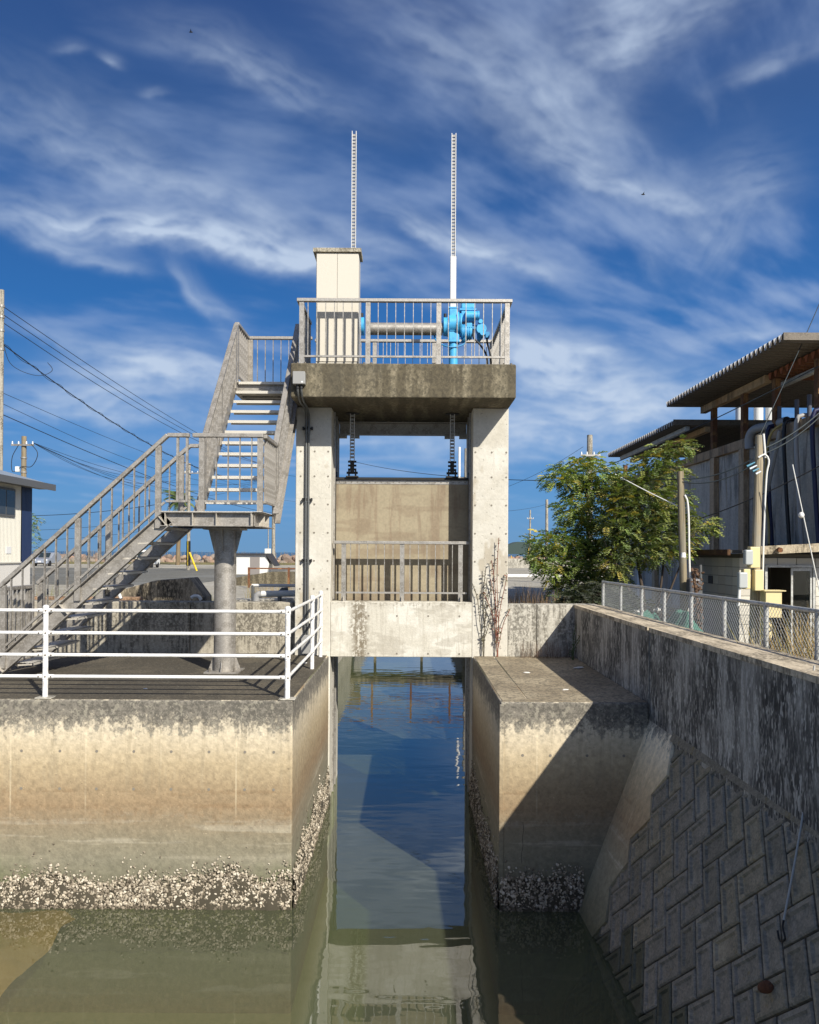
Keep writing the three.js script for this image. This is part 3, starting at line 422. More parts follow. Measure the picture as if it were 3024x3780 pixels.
// the gate leaf, its flange and lifting lugs
{
  const g = thing('floodgate_leaf', 'beige stained steel gate leaf raised between the two pillars', 'gate', [-0.13, 2.9, -14.72]);
  part(g, 'skin_plate', box(-1.33, 1.055, 2.9, 5.5, -14.78, -14.7), M.leaf);
  part(g, 'seal_strip', box(-1.33, 1.055, 5.502, 5.575, -14.78, -14.692), M.steel); part(g, 'top_flange', box(-1.345, 1.07, 5.578, 5.62, -14.9, -14.65), M.ironDark);
  for (let i = 0; i < 22; i++) put(g, 'bolt', boltG(), M.steelDark, [-1.27 + i * 0.108, 5.538, -14.69]);
  for (const x of [-1.345, 1.05]) part(g, 'guide_shoe', box(x, x + 0.025, 5.62, 5.72, -14.85, -14.68), M.ironDark);
  for (const x of [-1.042, 0.761]) { for (const dx of [-0.06, 0.06]) part(g, 'lifting_lug', poly([[x + dx - 0.012, 5.62], [x + dx + 0.012, 5.62], [x + dx + 0.012, 5.75], [x + dx - 0.012, 5.75]], -14.74, -14.62), M.ironDark); part(g, 'lug_pin', rod([x - 0.1, 5.7, -14.66], [x + 0.1, 5.7, -14.66], 0.022), M.ironDark); part(g, 'lug_base', box(x - 0.11, x + 0.11, 5.62, 5.64, -14.78, -14.6), M.ironDark); }
}
function boltG() { if (!boltG.g) { boltG.g = new THREE.CylinderGeometry(0.011, 0.012, 0.012, 6); boltG.g.rotateX(Math.PI / 2); } return boltG.g; }
// the two lifting racks: side bars with pin teeth
for (const [x, top, label] of [[-1.042, 11.88, 'white toothed lifting rack rising behind the cream cabinet'], [0.761, 11.85, 'white toothed lifting rack rising above the blue hoist motor']]) {
  const r = thing('lifting_rack', label, 'rack', [x, 5.72, -14.65], 'gate lifting racks');
  for (const s of [-1, 1]) part(r, 'side_bar', box(x + s * 0.03, x + s * 0.042, DK + 0.1, top, -14.68, -14.62), M.mast);
  for (const s of [-1, 1]) part(r, 'side_bar', box(x + s * 0.03, x + s * 0.042, 5.9, DK + 0.099, -14.68, -14.62), M.mast);
  const pin = boxG(0.06, 0.038, 0.03); for (let y = 5.98; y < top - 0.02; y += 0.062) put(r, 'tooth', pin, M.grey, [x, y, -14.65]);
  part(r, 'clevis', box(x - 0.035, x + 0.035, 5.7, 5.92, -14.69, -14.61, 0.008), M.ironDark); for (const y of [5.76, 5.83, 5.9]) part(r, 'clevis_pin', rod([x - 0.075, y, -14.65], [x + 0.075, y, -14.65], 0.019), M.ironDark);
  part(r, 'deck_hole_disc', rod([x, DK - 0.012, -14.65], [x, DK - 0.001, -14.65], 0.13, 0.13, 20), M.ironDark);  // dark disc painted in place of the shaded hole through the deck
}
// deck railing
{
  const r = thing('deck_railing', 'galvanised flat-bar railing round the top deck of the tower', 'railing', [-0.12, DT, -14.5]);
  const z0 = -13.27, z1 = -15.8, x0 = -1.825, x1 = 1.62, Y = DT;
  railing(r, [x0, Y, z0], [x1, Y, z0], { posts: [0.012, 0.327, 0.663, 0.988], e0: 0.04, e1: 0.04 });
  railing(r, [x1, Y, z0 - 0.06], [x1, Y, z1 + 0.06], { posts: [0.5] }); railing(r, [x0, Y, z0 - 0.06], [x0, Y, -14.62], { posts: [0.98] });
  railing(r, [x0, Y, z1], [x1, Y, z1], { posts: [0.012, 0.327, 0.663, 0.988], e0: 0.04, e1: 0.04 });
  for (const x of [-1.78, -0.7, 0.46, 1.58]) for (const s of [-1, 1]) put(r, 'anchor_bolt', boltG(), M.steelDark, [x + s * 0.06, DT + 0.012, -13.22], [Math.PI / 2, 0, 0], 1.6);
}
// sill railing in front of the gate leaf
{
  const r = thing('sill_railing', 'grey flat-bar railing on the sill in front of the gate leaf', 'railing', [-0.13, 3.41, -14.26]);
  railing(r, [-1.33, 3.41, -14.26], [1.05, 3.41, -14.26], { posts: [0.075, 0.505, 0.935], h: 1.06, pitch: 0.149, low: 0.15 });
  for (const x of [-1.15, -0.13, 0.9]) part(r, 'foot_bracket', poly([[x - 0.006, 3.412], [x + 0.006, 3.412], [x + 0.006, 3.5], [x - 0.006, 3.5]], -14.23, -14.17), M.steelPale);
}
// control cabinet
{
  const c = thing('control_cabinet', 'tall cream control cabinet with a flat grey lid on the deck', 'cabinet', [-1.22, DT, -13.7]);
  part(c, 'body', box(-1.58, -0.872, DT + 0.06, 9.255, -13.92, -13.51, 0.006), M.cream); part(c, 'plinth', box(-1.56, -0.89, DT, DT + 0.06, -13.9, -13.53), M.ironDark);
  part(c, 'door', box(-1.573, -1.2325, DT + 0.1, 9.24, -13.509, -13.495, 0.004), M.cream); part(c, 'door', box(-1.2275, -0.879, DT + 0.1, 9.24, -13.509, -13.495, 0.004), M.cream);
  part(c, 'lid', box(-1.632, -0.83, 9.257, 9.325, -13.95, -13.46, 0.006), std(T.parapet, { color: lin([0.85, 0.82, 0.75]) }));
}
// hoists
function hoist(cx, label, motor) {
  const z = -14.65, t = thing('gate_hoist', label, 'hoist', [cx, DT, z], 'rack hoists on the deck'), X = (x) => cx + x - 0.771, cyl = (n, x0, x1, y, r, dz = 0, m = M.blue, seg = 24) => part(t, n, rod([X(x0), y, z + dz], [X(x1), y, z + dz], r, r, seg), m);
  part(t, 'pedestal', rod([X(0.771), DT, z], [X(0.771), 8.07, z], 0.081, 0.081, 24), M.blue); part(t, 'base_flange', rod([X(0.771), DT, z], [X(0.771), DT + 0.025, z], 0.15, 0.15, 24), M.blue);
  part(t, 'neck', box(X(0.687), X(0.869), 8.06, 8.25, z - 0.09, z + 0.1, 0.012), M.blue); part(t, 'neck_flange', box(X(0.675), X(0.88), 8.055, 8.075, z - 0.1, z + 0.11), M.blue);
  part(t, 'gear_housing', box(X(0.687), X(0.833), 8.24, 8.66, z - 0.12, z + 0.12, 0.02), M.blue); cyl('housing_bulge', 0.69, 0.835, 8.39, 0.165, 0.02); part(t, 'housing_cap', box(X(0.675), X(0.845), 8.655, 8.675, z - 0.13, z + 0.13), M.blue);
  cyl('bearing_cover', 0.59, 0.668, 8.347, 0.165); cyl('bearing_flange', 0.655, 0.687, 8.347, 0.178); cyl('bearing_boss', 0.57, 0.6, 8.347, 0.1);
  part(t, 'oil_cap', rod([X(0.62), 8.5, z + 0.03], [X(0.62), 8.575, z + 0.03], 0.026, 0.026, 12), M.black);
  for (let k = 0; k < 8; k++) { const a = k * Math.PI / 4 + 0.3; put(t, 'bolt', boltX(), M.blue, [X(0.652), 8.347 + 0.15 * Math.sin(a), z + 0.15 * Math.cos(a)]); }
  if (!motor) { cyl('bearing_flange', 0.833, 0.87, 8.347, 0.178); cyl('bearing_cover', 0.87, 0.96, 8.347, 0.16); part(t, 'oil_cap', rod([X(0.92), 8.5, z + 0.03], [X(0.92), 8.575, z + 0.03], 0.026, 0.026, 12), M.black); return; }
  cyl('coupling_flange', 0.833, 0.868, 8.4, 0.215); cyl('coupling_flange', 0.885, 0.91, 8.38, 0.21); cyl('motor_throat', 0.868, 0.9, 8.39, 0.16);
  part(t, 'switch_box', box(X(0.905), X(1.165), 8.43, 8.625, z - 0.12, z + 0.1, 0.015), M.blue); part(t, 'switch_lid', box(X(0.88), X(1.172), 8.622, 8.65, z - 0.13, z + 0.115), M.blue); part(t, 'switch_cover', box(X(0.905), X(1.145), 8.648, 8.77, z - 0.11, z + 0.1, 0.025), M.blue);
  cyl('limit_drum', 0.98, 1.215, 8.515, 0.076, 0.13); cyl('limit_drum_cap', 1.19, 1.225, 8.515, 0.084, 0.13);
  cyl('motor', 0.91, 1.1, 8.25, 0.13, 0.0); for (let k = 0; k < 5; k++) cyl('motor_fin', 0.925 + k * 0.034, 0.937 + k * 0.034, 8.25, 0.145, 0); part(t, 'motor_foot', box(X(1.0), X(1.1), 8.3, 8.39, z - 0.05, z + 0.13, 0.01), M.blue); part(t, 'motor_cone', rod([X(0.96), 8.13, z], [X(1.0), 8.09, z], 0.1, 0.05, 12), M.blueDark);
  part(t, 'handle_gearbox', rod([X(1.27), 8.29, z - 0.02], [X(1.27), 8.29, z + 0.12], 0.1, 0.09, 20), M.blue); part(t, 'handle_cap', rod([X(1.25), 8.415, z + 0.04], [X(1.25), 8.415, z + 0.14], 0.04, 0.038, 16), M.blue); part(t, 'handle_cap', rod([X(1.29), 8.21, z + 0.04], [X(1.29), 8.21, z + 0.15], 0.055, 0.05, 16), M.blue); part(t, 'handle_link', beam([X(1.1), 8.34, z + 0.02], [X(1.26), 8.32, z + 0.02], 0.07, 0.07), M.blueDark); part(t, 'handle_neck', rod([X(1.26), 8.21, z], [X(1.22), 8.06, z], 0.07, 0.02, 12), M.blueDark);
  part(t, 'cable_gland', box(X(1.345), X(1.42), 8.14, 8.25, z - 0.03, z + 0.06, 0.01), M.blueDark);
  part(t, 'cable', tube([[X(1.12), 8.26, z + 0.1], [X(1.125), 8.12, z + 0.14], [X(1.24), 7.99, z + 0.15], [X(1.36), 7.8, z + 0.12], [X(1.38), 7.5, z + 0.1], [X(1.38), DT, z + 0.1]], 0.018, 30, 8), M.black); part(t, 'cable', tube([[X(1.375), 8.15, z + 0.02], [X(1.38), 8.06, z + 0.04], [X(1.43), 7.85, z + 0.05], [X(1.455), 7.55, z + 0.05], [X(1.455), DT, z + 0.05]], 0.018, 30, 8), M.black);
  part(t, 'grease_hose', tube([[X(0.43), 8.2, z - 0.05], [X(0.46), 8.1, z], [X(0.58), 8.0, z + 0.07], [X(0.7), 7.96, z + 0.1], [X(0.86), 7.98, z + 0.06], [X(0.98), 8.06, z], [X(1.0), 8.13, z]], 0.013, 40, 8), M.blueDark);
}
function boltX() { if (!boltX.g) { boltX.g = new THREE.CylinderGeometry(0.014, 0.014, 0.02, 6); boltX.g.rotateZ(Math.PI / 2); } return boltX.g; }
hoist(0.771, 'bright blue hoist gearbox and motor on a pedestal, right side of the deck', true);
hoist(-1.03, 'bright blue hoist gearbox mostly hidden behind the cream cabinet', false);
single('shaft_cover', 'silver boxed drive shaft running between the two blue hoists', 'shaft', (() => { const g = rod([-0.78, 8.305, -14.65], [0.575, 8.305, -14.65], 0.115, 0.115, 8); return g; })(), M.steel);
single('rack_casing', 'white square tube casing above the right blue hoist', 'casing', box(0.708, 0.814, 8.676, 9.61, -14.71, -14.595, 0.006), M.mast);
// junction box and conduits on the left pillar
{
  const c = thing('junction_box', 'small grey junction box with two conduits down the left pillar', 'junction box', [-1.79, TOP, -13.95]);
  part(c, 'box', box(-1.895, -1.695, 6.965, 7.17, -13.168, -13.03, 0.012), plain([0.27, 0.27, 0.265], 0.55)); part(c, 'label', box(-1.755, -1.727, 6.985, 7.01, -13.029, -13.027), M.white);
  const x = [-1.79, -1.747]; for (const [i, xx] of x.entries()) {
    const bx = -1.82 + i * 0.06; part(c, 'conduit', tube([[bx, 6.965, -13.1], [bx, 6.85, -13.12], [bx + 0.01, 6.74, -13.3], [xx, 6.7, -13.75], [xx, 6.6, -13.99], [xx, 6.4, -14.0], [xx, 5, -14.0], [xx, TOP + 0.35, -14.0]], 0.019, 80, 8), M.conduit); part(c, 'conduit_gland', rod([bx, 6.9, -13.1], [bx, 6.965, -13.1], 0.026), M.black);
    for (const y of [6.35, 5.17, 4.12, 3.02]) part(c, 'conduit_coupling', rod([xx, y - 0.05, -14.0], [xx, y + 0.05, -14.0], 0.024), M.conduit);
  }
  for (const y of [6.4, 5.17, 4.12, 3.02]) { part(c, 'clamp', box(-1.86, -1.68, y - 0.015, y + 0.015, -14.045, -14.02), M.black); for (const s of [-0.075, 0, 0.075]) part(c, 'clamp_bolt', box(-1.768 + s - 0.012, -1.768 + s + 0.012, y - 0.025, y + 0.025, -14.03, -13.975), M.black); }
  part(c, 'foot_box', box(-1.85, -1.69, TOP + 0.04, TOP + 0.36, -14.045, -13.93, 0.01), plain([0.27, 0.27, 0.265], 0.55));
}

// ---------------------------------------------------------------- the stairs
{
  const LY = 4.824, zN = -11.35, zF = -12.45, Lx0 = -3.44, Lx1 = -2.054, fx0 = -5.72, r1 = (LY - TOP) / 11, run = (Lx0 - fx0) / 11;
  const st = thing('steel_staircase', 'galvanised steel staircase with a landing, climbing to the tower deck', 'staircase', [-2.7, TOP, -11.9]);
  // lower flight along the quay
  for (let i = 1; i < 11; i++) { const x = fx0 + run * i, y = TOP + r1 * i; part(st, 'tread', merged([box(x, x + 0.26, y - 0.006, y, zF + 0.05, zN - 0.05), box(x - 0.004, x + 0.002, y - 0.045, y, zF + 0.05, zN - 0.05), box(x + 0.256, x + 0.26, y - 0.04, y, zF + 0.05, zN - 0.05)]), M.check); }
  const chan = (A, B, z, s) => {            // a channel stringer: web and two flanges that point outwards
    const g = [beam([A[0], A[1], z], [B[0], B[1], z], 0.01, 0.2)], dx = B[0] - A[0], dy = B[1] - A[1], l = Math.hypot(dx, dy), nx = -dy / l, ny = dx / l;
    for (const k of [-1, 1]) g.push(beam([A[0] + nx * 0.1 * k, A[1] + ny * 0.1 * k, z + s * 0.04], [B[0] + nx * 0.1 * k, B[1] + ny * 0.1 * k, z + s * 0.04], 0.09, 0.012)); return merged(g);
  };
  const A = [fx0 - 0.02, TOP + 0.12], B = [Lx0 + 0.06, LY - 0.1];
  for (const [z, s] of [[zN, 1], [zF, -1]]) {
    part(st, 'stringer', chan(A, B, z, s), M.stair);
    for (const t of [0.02, 0.4, 0.98]) { const x = mix(A[0], B[0], t), y = mix(A[1], B[1], t), l = Math.hypot(B[0] - A[0], B[1] - A[1]), nx = -(B[1] - A[1]) / l, ny = (B[0] - A[0]) / l; part(st, 'stiffener', beam([x - nx * 0.09, y - ny * 0.09, z + s * 0.044], [x + nx * 0.09, y + ny * 0.09, z + s * 0.044], 0.075, 0.008), M.steelPale); }
    for (let i = 1; i < 11; i++) { const x = fx0 + run * i + 0.06, y = TOP + r1 * i - 0.03; part(st, 'weld_mark', beam([x, y, z + s * 0.006], [x + 0.2, y + 0.012, z + s * 0.006], 0.004, 0.022), M.steelPale); }
  }
  // landing: plate, edge beams with stiffeners, column
  part(st, 'landing_plate', box(Lx0 - 0.05, Lx1, LY - 0.008, LY, zF, zN + 0.05), M.check);
  for (const [z, s] of [[zN, 1], [zF, -1]]) { part(st, 'landing_beam', merged([box(Lx0 - 0.02, Lx1 - 0.13, LY - 0.2, LY - 0.012, z - 0.005, z + 0.005), box(Lx0 - 0.02, Lx1 - 0.13, LY - 0.21, LY - 0.2, z, z + s * 0.085), box(Lx0 - 0.02, Lx1 - 0.13, LY - 0.022, LY - 0.012, z, z + s * 0.085)]), M.stair); for (const x of [Lx0 + 0.04, Lx0 + 0.42, Lx0 + 0.75, Lx1 - 0.15]) part(st, 'stiffener', box(x, x + 0.008, LY - 0.2, LY - 0.022, z + s * 0.006, z + s * 0.08), M.steelPale); }
  part(st, 'landing_beam', merged([box(Lx1 - 0.12, Lx1 - 0.11, LY - 0.2, LY - 0.012, zF, zN - 0.01), box(Lx1 - 0.11, Lx1 - 0.02, LY - 0.21, LY - 0.2, zF, zN - 0.01), box(Lx1 - 0.11, Lx1 - 0.02, LY - 0.022, LY - 0.012, zF, zN - 0.01)]), M.stair);
  for (const z of [zN - 0.35, zN - 0.7]) part(st, 'stiffener', box(Lx1 - 0.11, Lx1 - 0.03, LY - 0.2, LY - 0.022, z, z + 0.008), M.steelPale);
  for (const x of [-3.1, -2.72, -2.35]) part(st, 'cross_beam', box(x - 0.04, x + 0.04, LY - 0.17, LY - 0.012, zF + 0.01, zN - 0.012), M.stair);
  const cx = -2.735, cz = -12.08; part(st, 'column', rod([cx, TOP + 0.02, cz], [cx, LY - 0.24, cz], 0.16, 0.16, 40), M.stair); part(st, 'cap_plate', box(cx - 0.27, cx + 0.27, LY - 0.24, LY - 0.212, cz - 0.27, cz + 0.27), M.stair); part(st, 'base_plate', box(cx - 0.25, cx + 0.25, TOP + 0.006, TOP + 0.026, cz - 0.25, cz + 0.25), M.stair);
  for (const a of [0, 1, 2, 3]) { const dx = Math.cos(a * Math.PI / 2), dz = Math.sin(a * Math.PI / 2), gus = (y0, y1, w0, w1) => { const g = poly([[0.15, y0], [0.15 + w0, y0], [0.15 + w1, y1], [0.15, y1]], -0.006, 0.006); g.rotateY(-a * Math.PI / 2); g.translate(cx, 0, cz); return g; }; part(st, 'gusset', gus(TOP + 0.027, TOP + 0.25, 0.09, 0.012), M.stair); part(st, 'gusset', gus(LY - 0.56, LY - 0.242, 0.02, 0.1), M.stair); part(st, 'anchor_bolt', rod([cx + 0.2 * (dx + dz) * 0.9, TOP + 0.026, cz + 0.2 * (dz - dx) * 0.9], [cx + 0.2 * (dx + dz) * 0.9, TOP + 0.08, cz + 0.2 * (dz - dx) * 0.9], 0.015), M.steelDark); }
  // upper flight away from the viewer
  const z1 = -12.3, ux0 = -3.15, ux1 = -2.04, r2 = (DT - LY) / 12, run2 = 0.2136;
  for (let i = 1; i < 12; i++) { const y = LY + r2 * i, z = z1 - run2 * (i - 1); part(st, 'tread', merged([box(ux0 + 0.05, ux1 - 0.05, y - 0.006, y, z - 0.25, z), box(ux0 + 0.05, ux1 - 0.05, y - 0.048, y, z - 0.002, z + 0.004), box(ux0 + 0.05, ux1 - 0.05, y - 0.04, y, z - 0.25, z - 0.246)]), M.check); }
  const zt = z1 - run2 * 11, chanZ = (x, s) => { const P = [LY - 0.06, z1 + 0.1], Q = [DT - 0.06, zt + 0.02], dy = Q[0] - P[0], dz = Q[1] - P[1], l = Math.hypot(dy, dz), ny = -dz / l, nz = dy / l; const g = [beam([x, P[0], P[1]], [x, Q[0], Q[1]], 0.01, 0.2)]; for (const k of [-1, 1]) g.push(beam([x + s * 0.04, P[0] + ny * 0.1 * k, P[1] + nz * 0.1 * k], [x + s * 0.04, Q[0] + ny * 0.1 * k, Q[1] + nz * 0.1 * k], 0.09, 0.012)); return merged(g); };
  part(st, 'stringer', chanZ(ux0, -1), M.stair); part(st, 'stringer', chanZ(ux1, 1), M.stair);
  // top platform beside the deck
  part(st, 'top_platform', box(ux0 - 0.05, -1.96, DT - 0.012, DT - 0.002, zt - 1.08, zt + 0.01), M.check); part(st, 'platform_nosing', box(ux0 + 0.05, ux1 - 0.05, DT - 0.05, DT - 0.012, zt + 0.004, zt + 0.01), M.check);
  for (const z of [zt - 0.1, zt - 0.55, zt - 1.03]) part(st, 'platform_beam', box(ux0 - 0.03, -1.955, DT - 0.2, DT - 0.014, z - 0.04, z + 0.04), M.stair); part(st, 'platform_beam', box(ux0 - 0.04, ux0 + 0.03, DT - 0.2, DT - 0.014, zt - 1.0, zt - 0.05), M.stair);
  // rails
  const S0 = M.steel; M.steel = M.stair; const nl = sub(st, 'railing'), h = 1.09;
  railing(nl, [fx0 + 0.02, TOP + 0.22, zN + 0.02], [Lx0 + 0.06, LY + 0.0, zN + 0.02], { posts: [0.02, 0.465, 0.945], h, pitch: 0.155, low: 0.16, drop: 0.12 }); part(nl, 'rail_return', beam([Lx0 + 0.06, LY + h - 0.03, zN + 0.02], [Lx0 + 0.36, LY + h - 0.03, zN + 0.02], 0.085, 0.055, 0.008), M.stair); for (const x of [Lx0 + 0.2, Lx0 + 0.33]) put(nl, 'bar', boxG(0.03, 0.9, 0.045), M.steel, [x, LY + 0.58, zN + 0.02]); part(nl, 'bottom_rail', beam([Lx0 + 0.04, LY + 0.14, zN + 0.02], [Lx0 + 0.34, LY + 0.14, zN + 0.02], 0.04, 0.03), M.stair);
  const fl = sub(st, 'railing'); railing(fl, [fx0 + 0.02, TOP + 0.22, zF - 0.02], [Lx0 + 0.06, LY, zF - 0.02], { posts: [0.02, 0.465, 0.945], h, pitch: 0.155, low: 0.16, drop: 0.12 }); part(fl, 'rail_return', beam([Lx0 + 0.06, LY + h - 0.03, zF - 0.02], [ux0 + 0.02, LY + h - 0.03, zF - 0.02], 0.085, 0.055, 0.008), M.stair);
  const lr = sub(st, 'railing'); railing(lr, [Lx0 + 0.41, LY, zN + 0.02], [Lx1 + 0.01, LY, zN + 0.02], { posts: [0.13, 0.955], h, pitch: 0.16, low: 0.14 });
  const rr = sub(st, 'railing'); railing(rr, [Lx1 + 0.005, LY, zN - 0.05], [Lx1 + 0.005, LY, z1 - 0.02], { posts: [0.98], h, pitch: 0.13, low: 0.14 });
  for (const x of [ux0, ux1]) { const ur = sub(st, 'railing'); railing(ur, [x, LY + 0.06, z1 - 0.02], [x, DT + 0.03, zt], { posts: [0.05, 0.5, 0.97], h: 1.03, pitch: 0.15, low: 0.16, drop: 0.1, e0: x === ux1 ? 0.02 : 0.05 }); }
  const tr = sub(st, 'railing'); railing(tr, [ux0, DT, zt - 0.04], [ux0, DT, zt - 1.03], { posts: [0.03, 0.97], h }); const tb = sub(st, 'railing'); railing(tb, [ux0 + 0.04, DT, zt - 1.03], [-1.9, DT, zt - 1.03], { posts: [0.02], h, pitch: 0.16, low: 0.1 });
  // gate across the foot of the stairs
  const gt = thing('stair_gate', 'flat-bar steel gate across the foot of the staircase', 'gate', [fx0 - 0.08, TOP, -11.9]); railing(gt, [fx0 - 0.09, TOP + 0.02, zN + 0.1], [fx0 - 0.09, TOP + 0.02, zF - 0.02], { posts: [0.02, 0.98], h: 1.24, pitch: 0.12, low: 0.12 });
  M.steel = S0;
}

// ---------------------------------------------------------------- the white pipe railing
{
  const w = thing('pipe_railing', 'white painted pipe railing along the edge of the left quay', 'railing', [-3, TOP, -9.7]), zf = -9.83, xs = -1.475;
  const posts = [[-7.32, zf], [-4.39, zf], [-1.465, zf], [xs, -12.4], [xs - 0.03, -13.85]], hs = [1.06, 0.79, 0.525, 0.265];
  for (const [i, [x, z]] of posts.entries()) {
    part(w, 'post', rod([x, TOP, z], [x, TOP + 1.1, z], 0.032, 0.032, 20), M.white); const cap = new THREE.SphereGeometry(0.035, 16, 8, 0, Math.PI * 2, 0, Math.PI / 2); cap.scale(1, 0.6, 1); cap.translate(x, TOP + 1.108, z); part(w, 'post_cap', merged([cap, rod([x, TOP + 1.09, z], [x, TOP + 1.108, z], 0.037, 0.037, 20)]), M.white);
    for (const h of hs) { part(w, 'collar', rod([x, TOP + h - 0.032, z], [x, TOP + h + 0.032, z], 0.037, 0.037, 20), M.white); put(w, 'bolt', ballG(), M.steelDark, [x + 0.012, TOP + h, z + 0.036]); }
    if (i < 3) part(w, 'grout_pad', box(x - 0.1, x + 0.1, TOP + 0.001, TOP + 0.018, z - 0.09, z + 0.07, 0.008), M.parapet);
  }
  for (let i = 0; i < 4; i++) for (const h of hs) {
    const [ax, az] = posts[i], [bx, bz] = posts[i + 1], l = Math.hypot(bx - ax, bz - az), dx = (bx - ax) / l, dz = (bz - az) / l, y = TOP + h;
    part(w, 'rail', rod([ax + dx * 0.035, y, az + dz * 0.035], [bx - dx * 0.035, y, bz - dz * 0.035], 0.021, 0.021, 14), M.white);
    for (const [x, z, s] of [[ax, az, 1], [bx, bz, -1]]) { part(w, 'socket', rod([x + s * dx * 0.03, y, z + s * dz * 0.03], [x + s * dx * 0.1, y, z + s * dz * 0.1], 0.026, 0.0245, 14), M.white); put(w, 'bolt', ballG(), M.steelDark, [x + s * dx * 0.075 + Math.abs(dz) * 0.024, y, z + s * dz * 0.075 + Math.abs(dx) * 0.024]); }
  }
}
function ballG() { return (ballG.g ??= new THREE.SphereGeometry(0.011, 8, 6)); }

// ---------------------------------------------------------------- oysters along the waterline
{
  const r = rng(2024), shells = [...Array(5)].map((_, k) => { const g = new THREE.SphereGeometry(0.5, 7, 5), p = g.attributes.position, q = rng(700 + k); for (let i = 0; i < p.count; i++) { const x = p.getX(i), y = p.getY(i), z = p.getZ(i), a = Math.atan2(y, x), w = 1 + 0.18 * Math.sin(2 * a + k) + 0.12 * Math.sin(3 * a + 2 * k); p.setXYZ(i, x * w, y * w * 0.8, z * 0.42 + 0.12 * (x * x + y * y) * (k % 2 ? 1 : -1)); } g.computeVertexNormals(); return g; });
  const tones = [[0.44, 0.385, 0.3], [0.34, 0.295, 0.23], [0.53, 0.475, 0.39], [0.22, 0.185, 0.14], [0.11, 0.09, 0.065]].map((c) => plain(c, 0.8)), white = plain([1, 1, 1], 0.8);
  const crust = plain([0.055, 0.047, 0.032], 0.95);
  // along: a wall from P to Q (x, z), facing n; top(s): how high the colony reaches; count
  function colony(label, P, Q, n, count, own, height, seed) {
    const t = thing('oyster_colony', label, 'oysters', [(P[0] + Q[0]) / 2, 0, (P[1] + Q[1]) / 2], 'oyster colonies at the waterline'), L = Math.hypot(Q[0] - P[0], Q[1] - P[1]), ax = (Q[0] - P[0]) / L, az = (Q[1] - P[1]) / L;
    const reach = (s) => height * (0.35 + 0.95 * fbm(s * 0.08 + seed * 0.13, 0.4, 20, 4, 4, seed)), at = (s, y, h) => [P[0] + ax * s + n[0] * h, y, P[1] + az * s + n[1] * h];
    // dark crust between the shells: a lumpy skin that sinks into the wall where the colony ends
    const NX = Math.ceil(L / 0.05), NY = 16, pos = [], idx = [];
    for (let j = 0; j <= NY; j++) for (let i = 0; i <= NX; i++) { const s = (i / NX) * L, y = mix(-0.5, height * 1.1, j / NY), k = fbm(s * 0.3 + 7, y * 0.3 + 3, 40, 40, 3, seed + 5); pos.push(...at(s, y, -0.03 + 0.065 * ss(0.02, -0.2, y - reach(s) * 0.8) * (0.5 + k) + (k - 0.5) * 0.02)); }
    for (let j = 0; j < NY; j++) for (let i = 0; i < NX; i++) { const a = j * (NX + 1) + i, b = a + 1, c = a + NX + 1, d = c + 1; idx.push(a, b, d, a, d, c); }
    const cg = new THREE.BufferGeometry(); cg.setAttribute('position', new THREE.Float32BufferAttribute(pos, 3)); cg.setIndex(idx); cg.computeVertexNormals(); if (cg.attributes.normal.getX(0) * n[0] + cg.attributes.normal.getZ(0) * n[1] < 0) { cg.setIndex(idx.slice().reverse()); cg.computeVertexNormals(); } part(t, 'crust', cg, crust);
    const inst = []; let made = 0, tries = 0; const q = new THREE.Quaternion(), e = new THREE.Euler(), base = new THREE.Quaternion().setFromUnitVectors(new THREE.Vector3(0, 0, 1), new THREE.Vector3(n[0], 0, n[1]));
    while (made < count && tries++ < count * 8) {
      const s = r() * L, y = mix(-0.25, height * 1.35, r()), top = reach(s), p = ss(1.02, 0.45, y / top) * 0.95 + (y < top * 1.3 ? 0.007 : 0); if (r() > p) continue; made++;
      const size = mix(0.018, 0.052, r() * r()) * (y > top * 0.8 ? 0.9 : 1.1), pp = at(s, y, 0.012 + r() * 0.035 * ss(1.1, 0.4, y / top)); e.set((r() - 0.5) * 1.5, (r() - 0.5) * 1.5, r() * 6.28); q.setFromEuler(e).premultiply(base);
      const tone = y < 0.04 ? 3 + ((r() * 2) | 0) : r() < 0.3 ? 3 : r() < 0.2 ? 4 : (r() * 3) | 0;
      if (made <= own) { const m = put(t, 'shell', shells[(r() * 5) | 0], tones[tone], pp, [0, 0, 0], size * 1.15); m.quaternion.copy(q); } else inst.push([new THREE.Matrix4().compose(new THREE.Vector3(pp[0] - origin.get(t)[0], pp[1], pp[2] - origin.get(t)[2]), q.clone(), new THREE.Vector3(size, size, size)), tones[tone].color]);
    }
    const im = shade(new THREE.InstancedMesh(shells[0], white, inst.length)); inst.forEach(([m, c], i) => { im.setMatrixAt(i, m); im.setColorAt(i, c); }); im.name = 'small_shells'; im.userData.kind = 'stuff'; t.add(im);
  }
  colony('pale oyster crust along the foot of the left quay face', [-7.6, FRONT], [XL, FRONT], [0, 1], 14000, 290, 0.62, 811);
  colony('dark oyster crust on the canal side of the left quay', [XL, FRONT], [XL, -14.0], [1, 0], 6000, 120, 0.8, 821);
  colony('shaded oyster crust along the foot of the right quay face', [XR, FRONT], [2.1, FRONT], [0, 1], 2000, 200, 0.66, 831);
  colony('black oyster crust on the canal side of the right quay', [XR, -14.0], [XR, FRONT], [-1, 0], 5200, 100, 0.8, 841);
}

